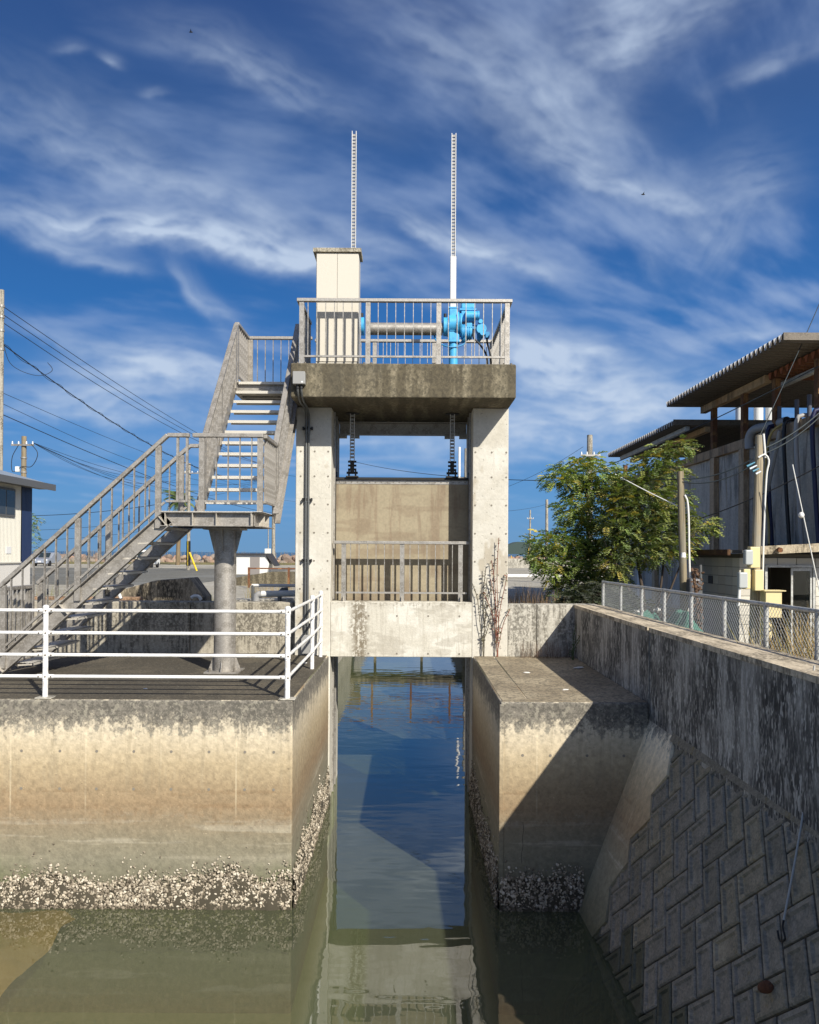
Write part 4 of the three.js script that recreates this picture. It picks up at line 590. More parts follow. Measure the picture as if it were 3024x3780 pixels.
// ---------------------------------------------------------------- beyond the gate: basin walls, bridge, wing walls, pipes
{
  const bw = thing('basin_wall', 'dark stone wall on the right side of the outer basin', 'wall', [3, 0, -40]); part(bw, 'wall', box(2.6, 3.32, -1.3, 2.3, -60, -15.66, 0.03), M.block2);
  const sr = rng(61), sg = [...Array(4)].map((_, k) => metric(lumpy(1, 900 + k, 0.3, [0.35, 1, 1]))); for (let i = 0; i < 70; i++) put(bw, 'stone', sg[(sr() * 4) | 0], M.block2, [2.56, 0.1 + sr() * 1.9, -16.2 - sr() * 22], [sr() * 6, 0, 0], 0.45 + sr() * 0.3);
  single('basin_wall', 'plain concrete wall on the left side of the outer basin', 'wall', box(-3.05, -2.7, -1.3, LOT - 0.2, -60, -15.66, 0.03), M.parapet);
  const b = thing('footbridge', 'low concrete footbridge with a rusty railing across the outer basin', 'bridge', [0, 1.5, -38]); part(b, 'slab', box(-8.2, 3.4, 1.5, 1.86, -39.4, -37.6, 0.02), M.deck); for (const x of [-1.6, 0.6]) part(b, 'pier', box(x - 0.06, x + 0.06, -1.2, 1.5, -38.6, -38.4), M.deck);
  for (const x of [-7.45, -5.6, -3.2, -1.7, 0.1, 1.9, 3.2]) part(b, 'railing_post', beam([x, 1.86, -37.75], [x, 3.55, -37.75], 0.09, 0.09), M.rust); for (const y of [3.5, 2.75, 2.45]) part(b, 'railing_bar', beam([-7.45, y, -37.75], [3.2, y, -37.75], 0.07, 0.06), M.rust);
  // sloping concrete wing walls behind the left parapet
  const w1 = thing('wing_wall', 'streaked dark concrete wing wall tilted behind the stair column', 'wall', [-5, LOT, -20]); { const g = poly([[-8.4, 2.5], [-5.0, 2.5], [-5.0, 3.15], [-5.35, 3.62], [-6.2, 3.55], [-8.3, 2.95]], -20.6, -19.8, 0.02); part(w1, 'slab', g, std(T.streak, { color: lin([0.7, 0.62, 0.5]) })); }
  single('wing_wall', 'lower grey concrete wing wall beside the rusty bridge railing', 'wall', poly([[-5.2, 2.4], [-2.6, 2.4], [-2.6, 3.05], [-5.2, 2.95]], -22.6, -21.8, 0.02), M.parapet);
  single('wing_wall', 'long dark concrete wall behind the rusty railing', 'wall', poly([[-9.7, 2.4], [-2.4, 2.4], [-2.4, 3.3], [-6.8, 3.3], [-9.4, 2.85]], -40.6, -40.0, 0.02), M.deck);
  const p = thing('water_pipes', 'white pipes with dark elbows behind the parapet left of the tower', 'pipes', [-2.6, WALL, -15.4]); part(p, 'pipe', rod([-2.78, 3.47, -15.3], [-2.0, 3.49, -15.3], 0.06, 0.06, 16), M.pipeWhite); part(p, 'pipe', rod([-3.02, 3.62, -15.6], [-2.0, 3.62, -15.6], 0.028, 0.028, 12), M.pipeWhite); part(p, 'elbow', tube([[-2.78, 3.47, -15.3], [-2.86, 3.45, -15.3], [-2.88, 3.32, -15.3], [-2.88, 2.6, -15.3]], 0.065, 20, 12), M.grey); part(p, 'riser', rod([-3.0, 2.6, -15.6], [-3.0, 3.63, -15.6], 0.03), M.conduit); part(p, 'elbow', tube([[-2.3, 3.56, -15.4], [-2.42, 3.54, -15.35], [-2.44, 3.3, -15.3], [-2.44, 2.6, -15.3]], 0.04, 20, 10), M.conduit);
  single('drain_pipe_stub', 'short pale pipe stub at the foot of the dark wing wall', 'pipe', tube([[-3.98, 3.42, -14.85], [-3.93, 3.45, -14.85], [-3.84, 3.44, -14.85], [-3.8, 3.38, -14.85]], 0.03, 12, 10), M.pipeWhite);
  single('drain_pipe', 'slanting white pipe resting on the parapet under the lower flight', 'pipe', rod([-5.32, 3.62, -14.75], [-5.2, 3.4, -14.68], 0.03), M.pipeWhite);
  single('kerb', 'rough red-brown kerb stone behind the parapet by the stair foot', 'kerb', box(-7.6, -5.35, LOT, LOT + 0.75, -16.4, -16.1, 0.04), std(T.parapet, { color: lin([0.75, 0.5, 0.35]) }));
}

// ---------------------------------------------------------------- across the lot: boulders, shed, vehicles, poles
{
  const rv = thing('boulder_revetment', 'row of reddish boulders along the sea edge of the lot', 'boulders', [-30, LOT - 0.4, -126]), r = rng(33), geos = [...Array(5)].map((_, k) => metric(lumpy(1, 40 + k, 0.32))), ms = [[0.3, 0.2, 0.15], [0.24, 0.2, 0.17], [0.34, 0.26, 0.19], [0.2, 0.15, 0.12]].map((c) => std(T.block, { map: null, color: lin(c), bumpScale: 0.03 }));
  for (let x = -66; x < 34; x += 0.78) { if (x > -3.6 && x < 3.6) continue; for (const k of [0, 1]) { const s = 1.0 + r() * 0.55; put(rv, 'boulder', geos[(r() * 5) | 0], ms[(r() * 4) | 0], [x + r() * 0.5, LOT - 0.1 + k * 0.62 + (r() - 0.5) * 0.3, -126.2 - k * 0.7 - r() * 0.6], [r() * 6, r() * 6, r() * 6], [s, s * 0.8, s]); } }
  // rows of stakes of the seaweed beds, far out
  const st = []; for (let i = 0; i < 240; i++) { const x = -190 + r() * 150, z = -360 - ((r() * 4) | 0) * 22, h = 3.4 + r() * 1.4; st.push(rod([x, -0.5, z], [x + (r() - 0.5) * 0.3, h, z], 0.09, 0.07, 4)); } const stk = structure('seaweed_bed_stakes', merged(st), plain([0.2, 0.2, 0.19], 0.9), 'stuff', 'rows of thin stakes of the seaweed beds out at sea');
  const shed = thing('small_shed', 'small white shed with a dark sloping roof across the lot', 'shed', [-11.6, LOT, -60]); part(shed, 'wall', poly([[-12.9, LOT], [-10.55, LOT], [-10.35, LOT + 0.8], [-10.6, LOT + 1.42], [-12.9, LOT + 1.42]], -61.5, -60), plain([0.62, 0.62, 0.6])); part(shed, 'roof', poly([[-12.98, LOT + 1.43], [-10.55, LOT + 1.43], [-9.95, LOT + 0.62], [-9.8, LOT + 0.66], [-10.4, LOT + 1.56], [-12.98, LOT + 1.56]], -61.7, -59.8), plain([0.03, 0.03, 0.035])); part(shed, 'door', box(-11.75, -11.05, LOT, LOT + 1.3, -60, -59.97), plain([0.22, 0.2, 0.19]));
  // silver hatchback, seen from the front
  const wheel = (t, x, y, z, R = 0.31) => { part(t, 'wheel', rod([x - 0.09, y, z], [x + 0.09, y, z], R, R, 18), M.black); };
  const car = thing('parked_car', 'silver hatchback parked beside the corrugated building', 'car', [-38.9, LOT, -88]); { const X = -39.6, Z = -87, sil = plain([0.42, 0.45, 0.5], 0.3, 0.5), gl = plain([0.02, 0.03, 0.035], 0.1); const prof = [[0, 0.28], [0.05, 0.62], [0.3, 0.78], [1.0, 0.92], [1.7, 1.45], [2.9, 1.5], [3.6, 1.1], [3.7, 0.3]], side = (w0, w1) => { const g = poly(prof, w0, w1, 0.06); g.rotateY(Math.PI / 2); g.translate(X, LOT, Z); return g; }; part(car, 'body', side(-0.83, 0.83), sil); const ws = new THREE.BufferGeometry(); const wp = [[X - 0.62, LOT + 0.95, Z - 1.0], [X + 0.62, LOT + 0.95, Z - 1.0], [X + 0.52, LOT + 1.42, Z - 1.64], [X - 0.52, LOT + 1.42, Z - 1.64]].map((p) => [p[0], p[1] + 0.03, p[2] + 0.03]); ws.setAttribute('position', new THREE.Float32BufferAttribute([0, 1, 2, 0, 2, 3].flatMap((i) => wp[i]), 3)); ws.computeVertexNormals(); part(car, 'windscreen', ws, gl); for (const s of [-1, 1]) { part(car, 'headlight', box(X + s * 0.62 - 0.17, X + s * 0.62 + 0.17, LOT + 0.6, LOT + 0.74, Z - 0.2, Z + 0.03, 0.03), plain([0.8, 0.82, 0.84], 0.15)); wheel(car, X + s * 0.76, LOT + 0.31, Z - 0.7); wheel(car, X + s * 0.76, LOT + 0.31, Z - 3.0); } part(car, 'number_plate', box(X - 0.17, X + 0.17, LOT + 0.42, LOT + 0.58, Z + 0.02, Z + 0.05), M.white); part(car, 'grille', box(X - 0.5, X + 0.5, LOT + 0.26, LOT + 0.38, Z - 0.05, Z + 0.03), M.black); }
  const van = thing('parked_van', 'small white van seen from behind across the lot', 'van', [-26.6, LOT, -82]); { const X = -26.7, Z = -81.5, wh = plain([0.72, 0.72, 0.7], 0.35), gl = plain([0.02, 0.03, 0.035], 0.1); part(van, 'body', box(X - 0.74, X + 0.74, LOT + 0.3, LOT + 1.82, Z - 3.2, Z, 0.12), wh); part(van, 'rear_window', box(X - 0.56, X + 0.56, LOT + 1.12, LOT + 1.6, Z - 0.02, Z + 0.012), gl); part(van, 'bumper', box(X - 0.72, X + 0.72, LOT + 0.28, LOT + 0.5, Z - 0.1, Z + 0.08, 0.04), plain([0.1, 0.1, 0.1])); part(van, 'number_plate', box(X - 0.17, X + 0.17, LOT + 0.6, LOT + 0.77, Z + 0.005, Z + 0.03), plain([0.75, 0.5, 0.05])); for (const s of [-1, 1]) { part(van, 'tail_light', box(X + s * 0.68 - 0.06, X + s * 0.68 + 0.06, LOT + 0.7, LOT + 1.05, Z - 0.03, Z + 0.02), plain([0.4, 0.02, 0.015], 0.3)); wheel(van, X + s * 0.66, LOT + 0.28, Z - 0.6, 0.28); wheel(van, X + s * 0.66, LOT + 0.28, Z - 2.5, 0.28); part(van, 'wing_mirror', box(X + s * 0.86 - 0.07, X + s * 0.86 + 0.07, LOT + 1.15, LOT + 1.32, Z - 2.9, Z - 2.8), wh); } }

  const conc = std(T.parapet, { color: lin([0.8, 0.78, 0.75]) }), ins = plain([0.7, 0.7, 0.68], 0.3);
  function pole(label, x, z, y0, top, rad, o = {}) {
    const t = thing('utility_pole', label, 'utility pole', [x, y0, z]); part(t, 'pole', rod([x, y0, z], [x, top, z], rad * 1.25, rad, 18), o.mat ?? conc);
    for (const [y, w] of o.arms ?? []) { part(t, 'crossarm', box(x - w, x + w, y - 0.05, y + 0.05, z + rad, z + rad + 0.08), M.steel); for (const s of [-0.9, -0.35, 0.35, 0.9]) part(t, 'insulator', rod([x + s * w, y + 0.05, z + rad + 0.04], [x + s * w, y + 0.2, z + rad + 0.04], 0.045, 0.03, 8), ins); }
    for (const y of o.bands ?? []) part(t, 'band', rod([x, y - 0.04, z], [x, y + 0.04, z], rad * 1.3, rad * 1.3, 18), M.steel); return t;
  }
  pole('tall grey utility pole cut by the left edge of the picture', -15.15, -30, LOT, 13.9, 0.09, { bands: [13.3, 12.9, 12.4, 11.7] });
  const l2 = pole('utility pole with a crossarm standing behind the corrugated building', -21.4, -45, LOT, 10.6, 0.13, { arms: [[10.1, 0.62]], bands: [9.4, 8.6, 7.8], mat: std(T.wood, { color: lin([0.75, 0.7, 0.62]) }) }); part(l2, 'loop', tube([[-20.9, 10.15, -44.8], [-20.5, 9.6, -44.7], [-20.9, 8.9, -44.8], [-21.4, 8.9, -44.8], [-21.9, 8.6, -44.8], [-21.95, 9.4, -44.8], [-21.6, 10.1, -44.8]], 0.02, 40, 5), M.black); part(l2, 'fuse', box(-21.75, -21.55, 8.6, 8.9, -44.9, -44.7, 0.03), ins);
  const yp = pole('pole wrapped in yellow and black stripes in the lot', -19.85, -73, LOT, 12.2, 0.13, { arms: [[11.3, 0.9]] }); part(yp, 'wrap', rod([-19.85, LOT + 0.4, -73], [-19.85, LOT + 2.6, -73], 0.185, 0.18, 16), M.black); for (let k = 0; k < 3; k++) part(yp, 'stripe', box(-19.98 + k * 0.1, -19.94 + k * 0.1, LOT + 0.42, LOT + 2.58, -72.83, -72.81 - Math.abs(k - 1) * 0.02), plain([0.72, 0.5, 0.03]));
  const lp = pole('grey pole standing just left of the tower', -14.4, -86, LOT, 14, 0.16, { arms: [[13.2, 0.9], [12.2, 0.7]] });
  const lamp = thing('lamp_post', 'thin lamp post with a white box left of the tower', 'lamp post', [-13.9, LOT, -80]); part(lamp, 'post', rod([-13.9, LOT, -80], [-13.9, 7.9, -80], 0.07, 0.05, 10), M.steel); part(lamp, 'arm', rod([-13.9, 7.7, -80], [-14.6, 7.85, -80], 0.035), M.steel); part(lamp, 'head', box(-14.95, -14.55, 7.8, 7.9, -80.1, -79.9, 0.03), M.steel); part(lamp, 'box', box(-14.2, -13.6, 3.72, 4.6, -79.9, -79.65, 0.03), plain([0.62, 0.63, 0.58]));
  single('guy_wire_guard', 'slanting yellow guy-wire guard standing in the lot', 'guard', rod([-18.3, LOT, -70], [-18.95, LOT + 1.6, -70], 0.08, 0.08, 10), plain([0.72, 0.5, 0.03]));
  const ap = pole('pole with a white panel antenna seen through the gate opening', 4.15, -60, LOT, 12, 0.13); part(ap, 'antenna', rod([3.65, 9.6, -60], [3.65, 12.1, -60], 0.09, 0.09, 10), M.white); part(ap, 'antenna_mount', box(3.65, 4.15, 9.75, 9.85, -60.03, -59.97), M.steel);
  pole('concrete pole with a short steel crossarm rising out of the tree', 9.96, -45, LOT, 10.85, 0.15, { arms: [[9.7, 0.55]], bands: [8.4, 7.4] });
  pole('pale steel pole beyond the tree', 13.5, -80, LOT, 9.6, 0.13, { bands: [8.9] }); pole('thin pale pole farthest beyond the tree', 17.8, -120, LOT - 0.1, 10.7, 0.11, { arms: [[9.4, 0.5]] });
  for (const [x, z, lean, lab] of [[17.0, -118, 0.35, 'leaning yellow stake by the sea wall right of the tower'], [12.8, -100, -0.3, 'thin orange stake by the sea wall right of the tower']]) single('marker_stake', lab, 'stake', rod([x, LOT - 0.1, z], [x + lean, LOT + (lean > 0 ? 2.6 : 1.4), z], 0.07, 0.05, 8), plain([0.72, 0.42, 0.05]));
  single('low_seawall', 'long low grey sea wall right of the tower', 'wall', box(3.6, 70, LOT - 0.1, LOT + 1.05, -98.5, -97.9, 0.05), M.parapet);
  single('guard_kerb', 'white kerb line across the ground right of the tower', 'kerb', box(3.8, 40, LOT - 0.08, LOT + 0.13, -60.3, -60, 0.02), M.white);
  // wires
  const wm = plain([0.015, 0.018, 0.022], 0.5), W = (label, a, b, sag, rad) => single('overhead_wire', label, 'wire', wire(a, b, sag, rad, 40), wm, 'overhead wires');
  W('topmost wire from the left edge pole to the pole beside the tower', [-15.1, 13.3, -30], [-15.2, 13.3, -86], 0.6, 0.016); W('second wire from the left edge pole down towards the landing', [-15.1, 13.0, -30], [-14.4, 13.3, -86], 0.9, 0.016); W('third wire from the left edge pole down towards the landing', [-15.1, 12.7, -30], [-13.6, 13.3, -86], 1.2, 0.016);
  W('lowest dark wire from the left edge pole crossing behind the lower stair rail', [-15.1, 9.3, -30], [-14.4, 8.4, -86], 0.6, 0.017); W('thin wire crossing the left sky above the lower stairs', [-15.1, 9.7, -30], [-14.4, 11.9, -86], 1.5, 0.01); W('faint wire crossing the left sky below the cable bundle', [-15.1, 10.1, -30], [-14.4, 10.5, -86], 0.5, 0.01);
  { const c = thing('cable_bundle', 'twisted black cable bundle sagging from the left edge pole', 'cable', [-15, 9, -58], 'overhead wires'); part(c, 'cable', wire([-15.1, 11.9, -30], [-14.4, 12.1, -86], 1.9, 0.025, 40), wm); const tw = []; for (let i = 0; i <= 150; i++) { const t = i / 150, a = i * 1.05; tw.push([mix(-15.1, -14.4, t) + 0.06 * Math.cos(a), mix(11.9, 12.1, t) - 7.6 * t * (1 - t) + 0.06 * Math.sin(a), mix(-30, -86, t)]); } part(c, 'lashing', tube(tw, 0.012, 450, 4), wm); part(c, 'slack_loop', tube([[-15.1, 12.0, -30], [-14.9, 11.2, -30.3], [-14.2, 10.95, -31], [-13.9, 11.3, -31.5], [-14.05, 11.55, -31.4]], 0.012, 40, 4), wm); }
  const hub = [-20.9, 10.25, -44.9]; [[[-19.85, 11.4, -73], 1.1], [[-19.3, 11.4, -73], 1.6], [[-14.4, 12.3, -86], 1.6], [[-15, 12.3, -86], 2.1], [[-14.4, 9.6, -86], 1.5], [[-13.8, 13.2, -86], 3.0]].forEach(([p, s], i) => W(['wire', 'slack wire', 'long wire', 'long slack wire', 'low wire', 'lowest slack wire'][i] + ' fanning out from the crossarm pole behind the corrugated building', hub, p, s, 0.012));
  for (const [i, y] of [8.3, 7.0, 6.1].entries()) W(['upper', 'middle', 'lower'][i] + ' wire rising from behind the corrugated building to the striped pole', [-34, y - 0.9, -73], [-19.85, y + 0.7, -73], 0.3, i ? 0.014 : 0.025);
  W('long wire passing behind the gate opening', [-14.4, 12.6, -86], [4.15, 9.9, -60], 0.5, 0.013); W('second wire passing low behind the gate opening', [-14.4, 9.9, -86], [4.15, 8.2, -60], 0.5, 0.01);
  W('wire running from the tower side to the short wooden pole', [-3, 8.8, -40], [5.66, 5.83, -17], 0.35, 0.01); W('wire rising past the tower to the concrete pole', [4.15, 8.4, -60], [9.6, 10.2, -45], 0.5, 0.011); W('faint wire towards the pale steel pole', [4.15, 7.4, -60], [13.4, 9.1, -80], 0.3, 0.012);
  // palm and trees by the lot
  const palm = thing('palm_tree', 'palm tree seen through the landing railing', 'palm tree', [-28.5, LOT, -100]); part(palm, 'trunk', rod([-28.5, LOT, -100], [-28.3, 10.6, -100], 0.28, 0.2, 10), std(T.wood, { color: lin([0.6, 0.52, 0.42]) }));
  const fr = rng(5), fg = (() => { const l = []; for (let i = 0; i < 16; i++) { const t = i / 15, x = 0.3 + t * 1.5, y = 0.35 * Math.sin(t * 2.4) - t * t * 0.7, s = 0.75 * Math.sin(Math.PI * (0.15 + 0.8 * t)); for (const k of [-1, 1]) { const g = new THREE.BufferGeometry(); g.setAttribute('position', new THREE.Float32BufferAttribute([x, y, 0, x + 0.14, y + 0.02, 0, x + 0.35, y - 0.35 * s, k * s * 0.6], 3)); g.computeVertexNormals(); l.push(g); } } return mergeGeometries(l); })();
  const pm = [plain([0.06, 0.11, 0.03], 0.7), plain([0.12, 0.15, 0.04], 0.7)]; for (let i = 0; i < 34; i++) { const up = fr() * 1.7 - 0.9; const m = put(palm, 'frond', fg, pm[i % 2], [-28.3, 10.6, -100], [0, 0, 0], 1 + fr() * 0.3); m.rotation.order = 'YXZ'; m.rotation.set(0, fr() * 6.28, up); }
}

// ---------------------------------------------------------------- the corrugated building on the left
{
  const X = -12, z0 = -16.5, z1 = -25.8, b = thing('corrugated_building', 'cream and navy corrugated building on a white plinth at the left edge', 'building', [-15, LOT, -21]);
  const cor = (za, zb, y0, y1, m, name) => { const s = new THREE.Shape(), n = Math.round((za - zb) / 0.082); s.moveTo(-za, -X - 0.03); for (let i = 0; i <= n; i++) { const q = -za + (i / n) * (za - zb), p = (za - zb) / n; s.lineTo(q, -X - (i % 2 ? 0.0 : 0.0)); if (i < n) { s.lineTo(q + p * 0.3, -X); s.lineTo(q + p * 0.45, -X - 0.012); s.lineTo(q + p * 0.85, -X - 0.012); } } s.lineTo(-zb, -X + 0.03); s.lineTo(-za, -X + 0.03); const g = new THREE.ExtrudeGeometry(s, { depth: y1 - y0, bevelEnabled: false }); g.applyMatrix4(new THREE.Matrix4().set(0, -1, 0, 0, 0, 0, 1, y0, -1, 0, 0, 0, 0, 0, 0, 1)); part(b, name, g, m); };
  const cream = plain([0.62, 0.6, 0.53], 0.5), navy = plain([0.01, 0.022, 0.07], 0.4), dark = plain([0.1, 0.1, 0.1], 0.5);
  cor(z0, -25.07, 3.92, 6.35, cream, 'cladding'); cor(-25.07, z1, 3.9, 6.35, navy, 'corner_cladding');
  part(b, 'core', box(-19, X - 0.05, 3.9, 6.4, z1 + 0.02, z0 - 0.02), navy); part(b, 'plinth', box(-19, X - 0.02, LOT - 0.05, 3.9, z1 + 0.03, z0, 0.01), plain([0.62, 0.6, 0.57], 0.9)); part(b, 'flashing', box(X - 0.04, X + 0.03, 3.885, 3.925, -25.07, z0), cream);
  part(b, 'roof', poly([[-15.6, 7.42], [-11.5, 6.3], [-11.5, 6.38], [-15.6, 7.52]], z1 - 0.5, z0 + 0.5), plain([0.32, 0.36, 0.4], 0.45, 0.3)); part(b, 'roof', poly([[-15.6, 7.42], [-15.6, 7.52], [-19.6, 6.4], [-19.6, 6.3]], z1 - 0.5, z0 + 0.5), plain([0.32, 0.36, 0.4], 0.45, 0.3)); part(b, 'fascia', box(-11.5, -11.46, 6.2, 6.4, z1 - 0.5, z0 + 0.5), dark); part(b, 'soffit', box(-11.98, -11.5, 6.24, 6.27, z1 - 0.45, z0 + 0.45), dark);
  const wn = part(b, 'window', box(X + 0.01, X + 0.05, 5.28, 6.12, -24.62, -22.9), dark); part(wn, 'pane', box(X + 0.05, X + 0.056, 5.34, 6.06, -24.02, -22.96), plain([0.04, 0.045, 0.05], 0.12)); part(wn, 'pane', box(X + 0.05, X + 0.056, 5.34, 6.06, -24.56, -24.08), plain([0.04, 0.045, 0.05], 0.12)); part(b, 'notice', box(X + 0.012, X + 0.02, 4.17, 4.38, -24.45, -24.15), plain([0.72, 0.72, 0.72]));
}

// ---------------------------------------------------------------- the roofed concrete works on the right
{
  const XB = 9, w = thing('concrete_works', 'grey concrete works building with open steel roofs, right side', 'building', [11, YARD, -26]);
  part(w, 'wall', box(XB, XB + 0.3, YARD - 0.1, 7.1, -36, -17.05, 0.01), M.wall); part(w, 'wall_beam', box(XB - 0.12, XB + 0.42, 7.1, 7.36, -36, -17.05, 0.02), std(T.wall, { color: lin([0.8, 0.62, 0.45]) }));
  const pil = std(T.wall, { color: lin([0.95, 0.76, 0.56]) }); for (const z of [-34, -29.5, -23.8, -21.7, -17.3]) part(w, 'pilaster', box(XB - 0.16, XB - 0.001, YARD - 0.1, 7.09, z - 0.17, z + 0.17, 0.02), pil);
  part(w, 'inner_wall', box(14, 14.3, YARD - 0.1, 7.4, -33, -17.1), M.wall); part(w, 'floor_slab', box(XB + 0.31, 14, 6.9, 7.05, -33, -17.1), M.wall);
  // folded-plate roof: ribs run across, their ends show along the eave
  const rib = (X0, X1, Y, za, zb, mat, name, pitch = 0.24, dep = 0.15) => {
    const n = Math.round((za - zb) / pitch), p = (za - zb) / n, top = [], prof = (k) => { const q = za - k * p; return [[q, Y], [q - p * 0.2, Y], [q - p * 0.38, Y - dep], [q - p * 0.62, Y - dep], [q - p * 0.8, Y]]; };
    for (let k = 0; k < n; k++) top.push(...prof(k)); top.push([zb, Y]); const pos = [];
    for (const dy of [0, -0.012]) for (let k = 0; k + 1 < top.length; k++) { const [za_, ya] = top[k], [zb_, yb] = top[k + 1]; const A = [X0, ya + dy, za_], B = [X1, ya + dy, za_], C = [X1, yb + dy, zb_], D = [X0, yb + dy, zb_]; pos.push(...A, ...B, ...C, ...A, ...C, ...D); }
    const g = new THREE.BufferGeometry(); g.setAttribute('position', new THREE.Float32BufferAttribute(pos, 3)); g.computeVertexNormals(); const roof = part(w, name, g, mat);
    return { n, p, roof, za, Y, X0, dep };
  };
  const sheet = std(T.steel, { roughness: 0.7, metalness: 0.1, color: lin([0.42, 0.38, 0.34]) }), closure = new THREE.MeshPhysicalMaterial({ color: lin([0.9, 0.88, 0.84]), roughness: 1, transmission: 0.75, thickness: 0 });
  const ends = (R, m = closure) => { const { n, p, za, Y, X0, dep } = R; const s = new THREE.Shape(); s.moveTo(-p * 0.3, 0.0); s.lineTo(p * 0.3, 0.0); s.lineTo(p * 0.13, -dep * 0.98); s.lineTo(-p * 0.13, -dep * 0.98); const g = new THREE.ShapeGeometry(s); g.rotateY(-Math.PI / 2); for (let k = 0; k < n; k++) put(R.roof, 'rib_closure', g, m, [X0 - 0.01, Y, za - (k + 0.5) * p]); };
  const r1 = rib(7.94, 16, 8.98, -17.3, -25.2, sheet, 'roof_sheet'), r2 = rib(7.94, 16, 8.3, -24.5, -32.6, sheet, 'roof_sheet'); ends(r1); ends(r2);
  ends(rib(8.98, 16, 8.8, -17.0, -20.4, M.rust, 'rusty_roof_sheet', 0.3, 0.16), plain([0.3, 0.1, 0.05], 0.9));
  part(w, 'roof_edge', box(7.94, 16, 8.84, 9.0, -17.3, -17.26), sheet); part(w, 'roof_edge', box(7.94, 16, 8.16, 8.33, -24.5, -24.46), sheet);
  const grime = std(T.rust, { color: lin([0.8, 0.85, 0.8]) }); part(w, 'roof_beam', box(XB - 0.06, XB + 0.1, 8.6, 8.8, -25.0, -20.45), std(T.wall, { color: lin([1.0, 0.75, 0.5]) })); part(w, 'roof_beam', box(XB - 0.06, XB + 0.1, 7.98, 8.14, -33, -24.6), std(T.wall, { color: lin([1.0, 0.75, 0.5]) })); part(w, 'gutter', box(8.32, 8.46, 8.0, 8.14, -32.2, -24.55, 0.02), M.zinc); part(w, 'gutter', box(9.3, 9.44, 8.48, 8.6, -20.5, -17.1, 0.02), M.zinc);
  for (const z of [-24.1, -21.9, -20.0, -17.9]) part(w, 'column', box(XB - 0.05, XB + 0.09, 7.36, 8.6, z - 0.09, z + 0.09), grime); for (const z of [-34, -28.5]) part(w, 'column', box(XB - 0.05, XB + 0.09, 7.36, 7.98, z - 0.09, z + 0.09), grime);
  for (const x of [13.2, 13.9, 14.35]) part(w, 'flue_pipe', rod([x * 1.0 - 0.6, 7, -31], [x - 0.6, 10.4, -31], 0.17, 0.17, 16), M.pipeWhite);
  const dn = rng(88); part(w, 'downpipe', rod([8.85, YARD, -31.2], [8.85, 7.2, -31.2], 0.1, 0.1, 12), M.pipeWhite); part(w, 'downpipe_head', tube([[8.85, 7.1, -31.2], [8.86, 7.3, -31.2], [9.1, 7.4, -31.2]], 0.13, 10, 10), M.grey);
  part(w, 'elbow_duct', tube([[8.78, 7.0, -21.0], [8.78, 7.3, -21.0], [8.82, 7.46, -20.85], [9.0, 7.5, -20.4], [9.1, 7.5, -19.6]], 0.11, 30, 14), M.grey);
  // pipes and hoses down the face
  const hp = [[-20.0, 0.05, [0.012, 0.015, 0.06]], [-19.1, 0.045, [0.01, 0.01, 0.012]], [-18.5, 0.05, [0.33, 0.33, 0.33]], [-17.75, 0.05, [0.012, 0.015, 0.06]]];
  for (const [z, rr, c] of hp) { part(w, 'hanging_pipe', tube([[9.2, 7.45, z], [8.85, 7.42, z], [8.8, 7.2, z], [8.8, 5.8, z + 0.1], [8.8, 4.3, z + 0.3]], rr, 30, 10), plain(c, 0.5)); part(w, 'pipe_stub', rod([9.05, 7.36, z + 0.1], [9.05, 7.9, z + 0.1], 0.05), plain([0.08, 0.09, 0.12])); }
  part(w, 'slanting_pipe', rod([8.75, 7.2, -19.2], [8.75, 4.4, -20.6], 0.05), M.grey); part(w, 'yellow_hose', tube([[8.9, 7.4, -19.4], [8.72, 7.2, -19.6], [8.7, 6, -19.9], [8.7, 5, -19.7], [8.4, 4.5, -19.0]], 0.03, 40, 8), plain([0.42, 0.32, 0.12], 0.6));
}
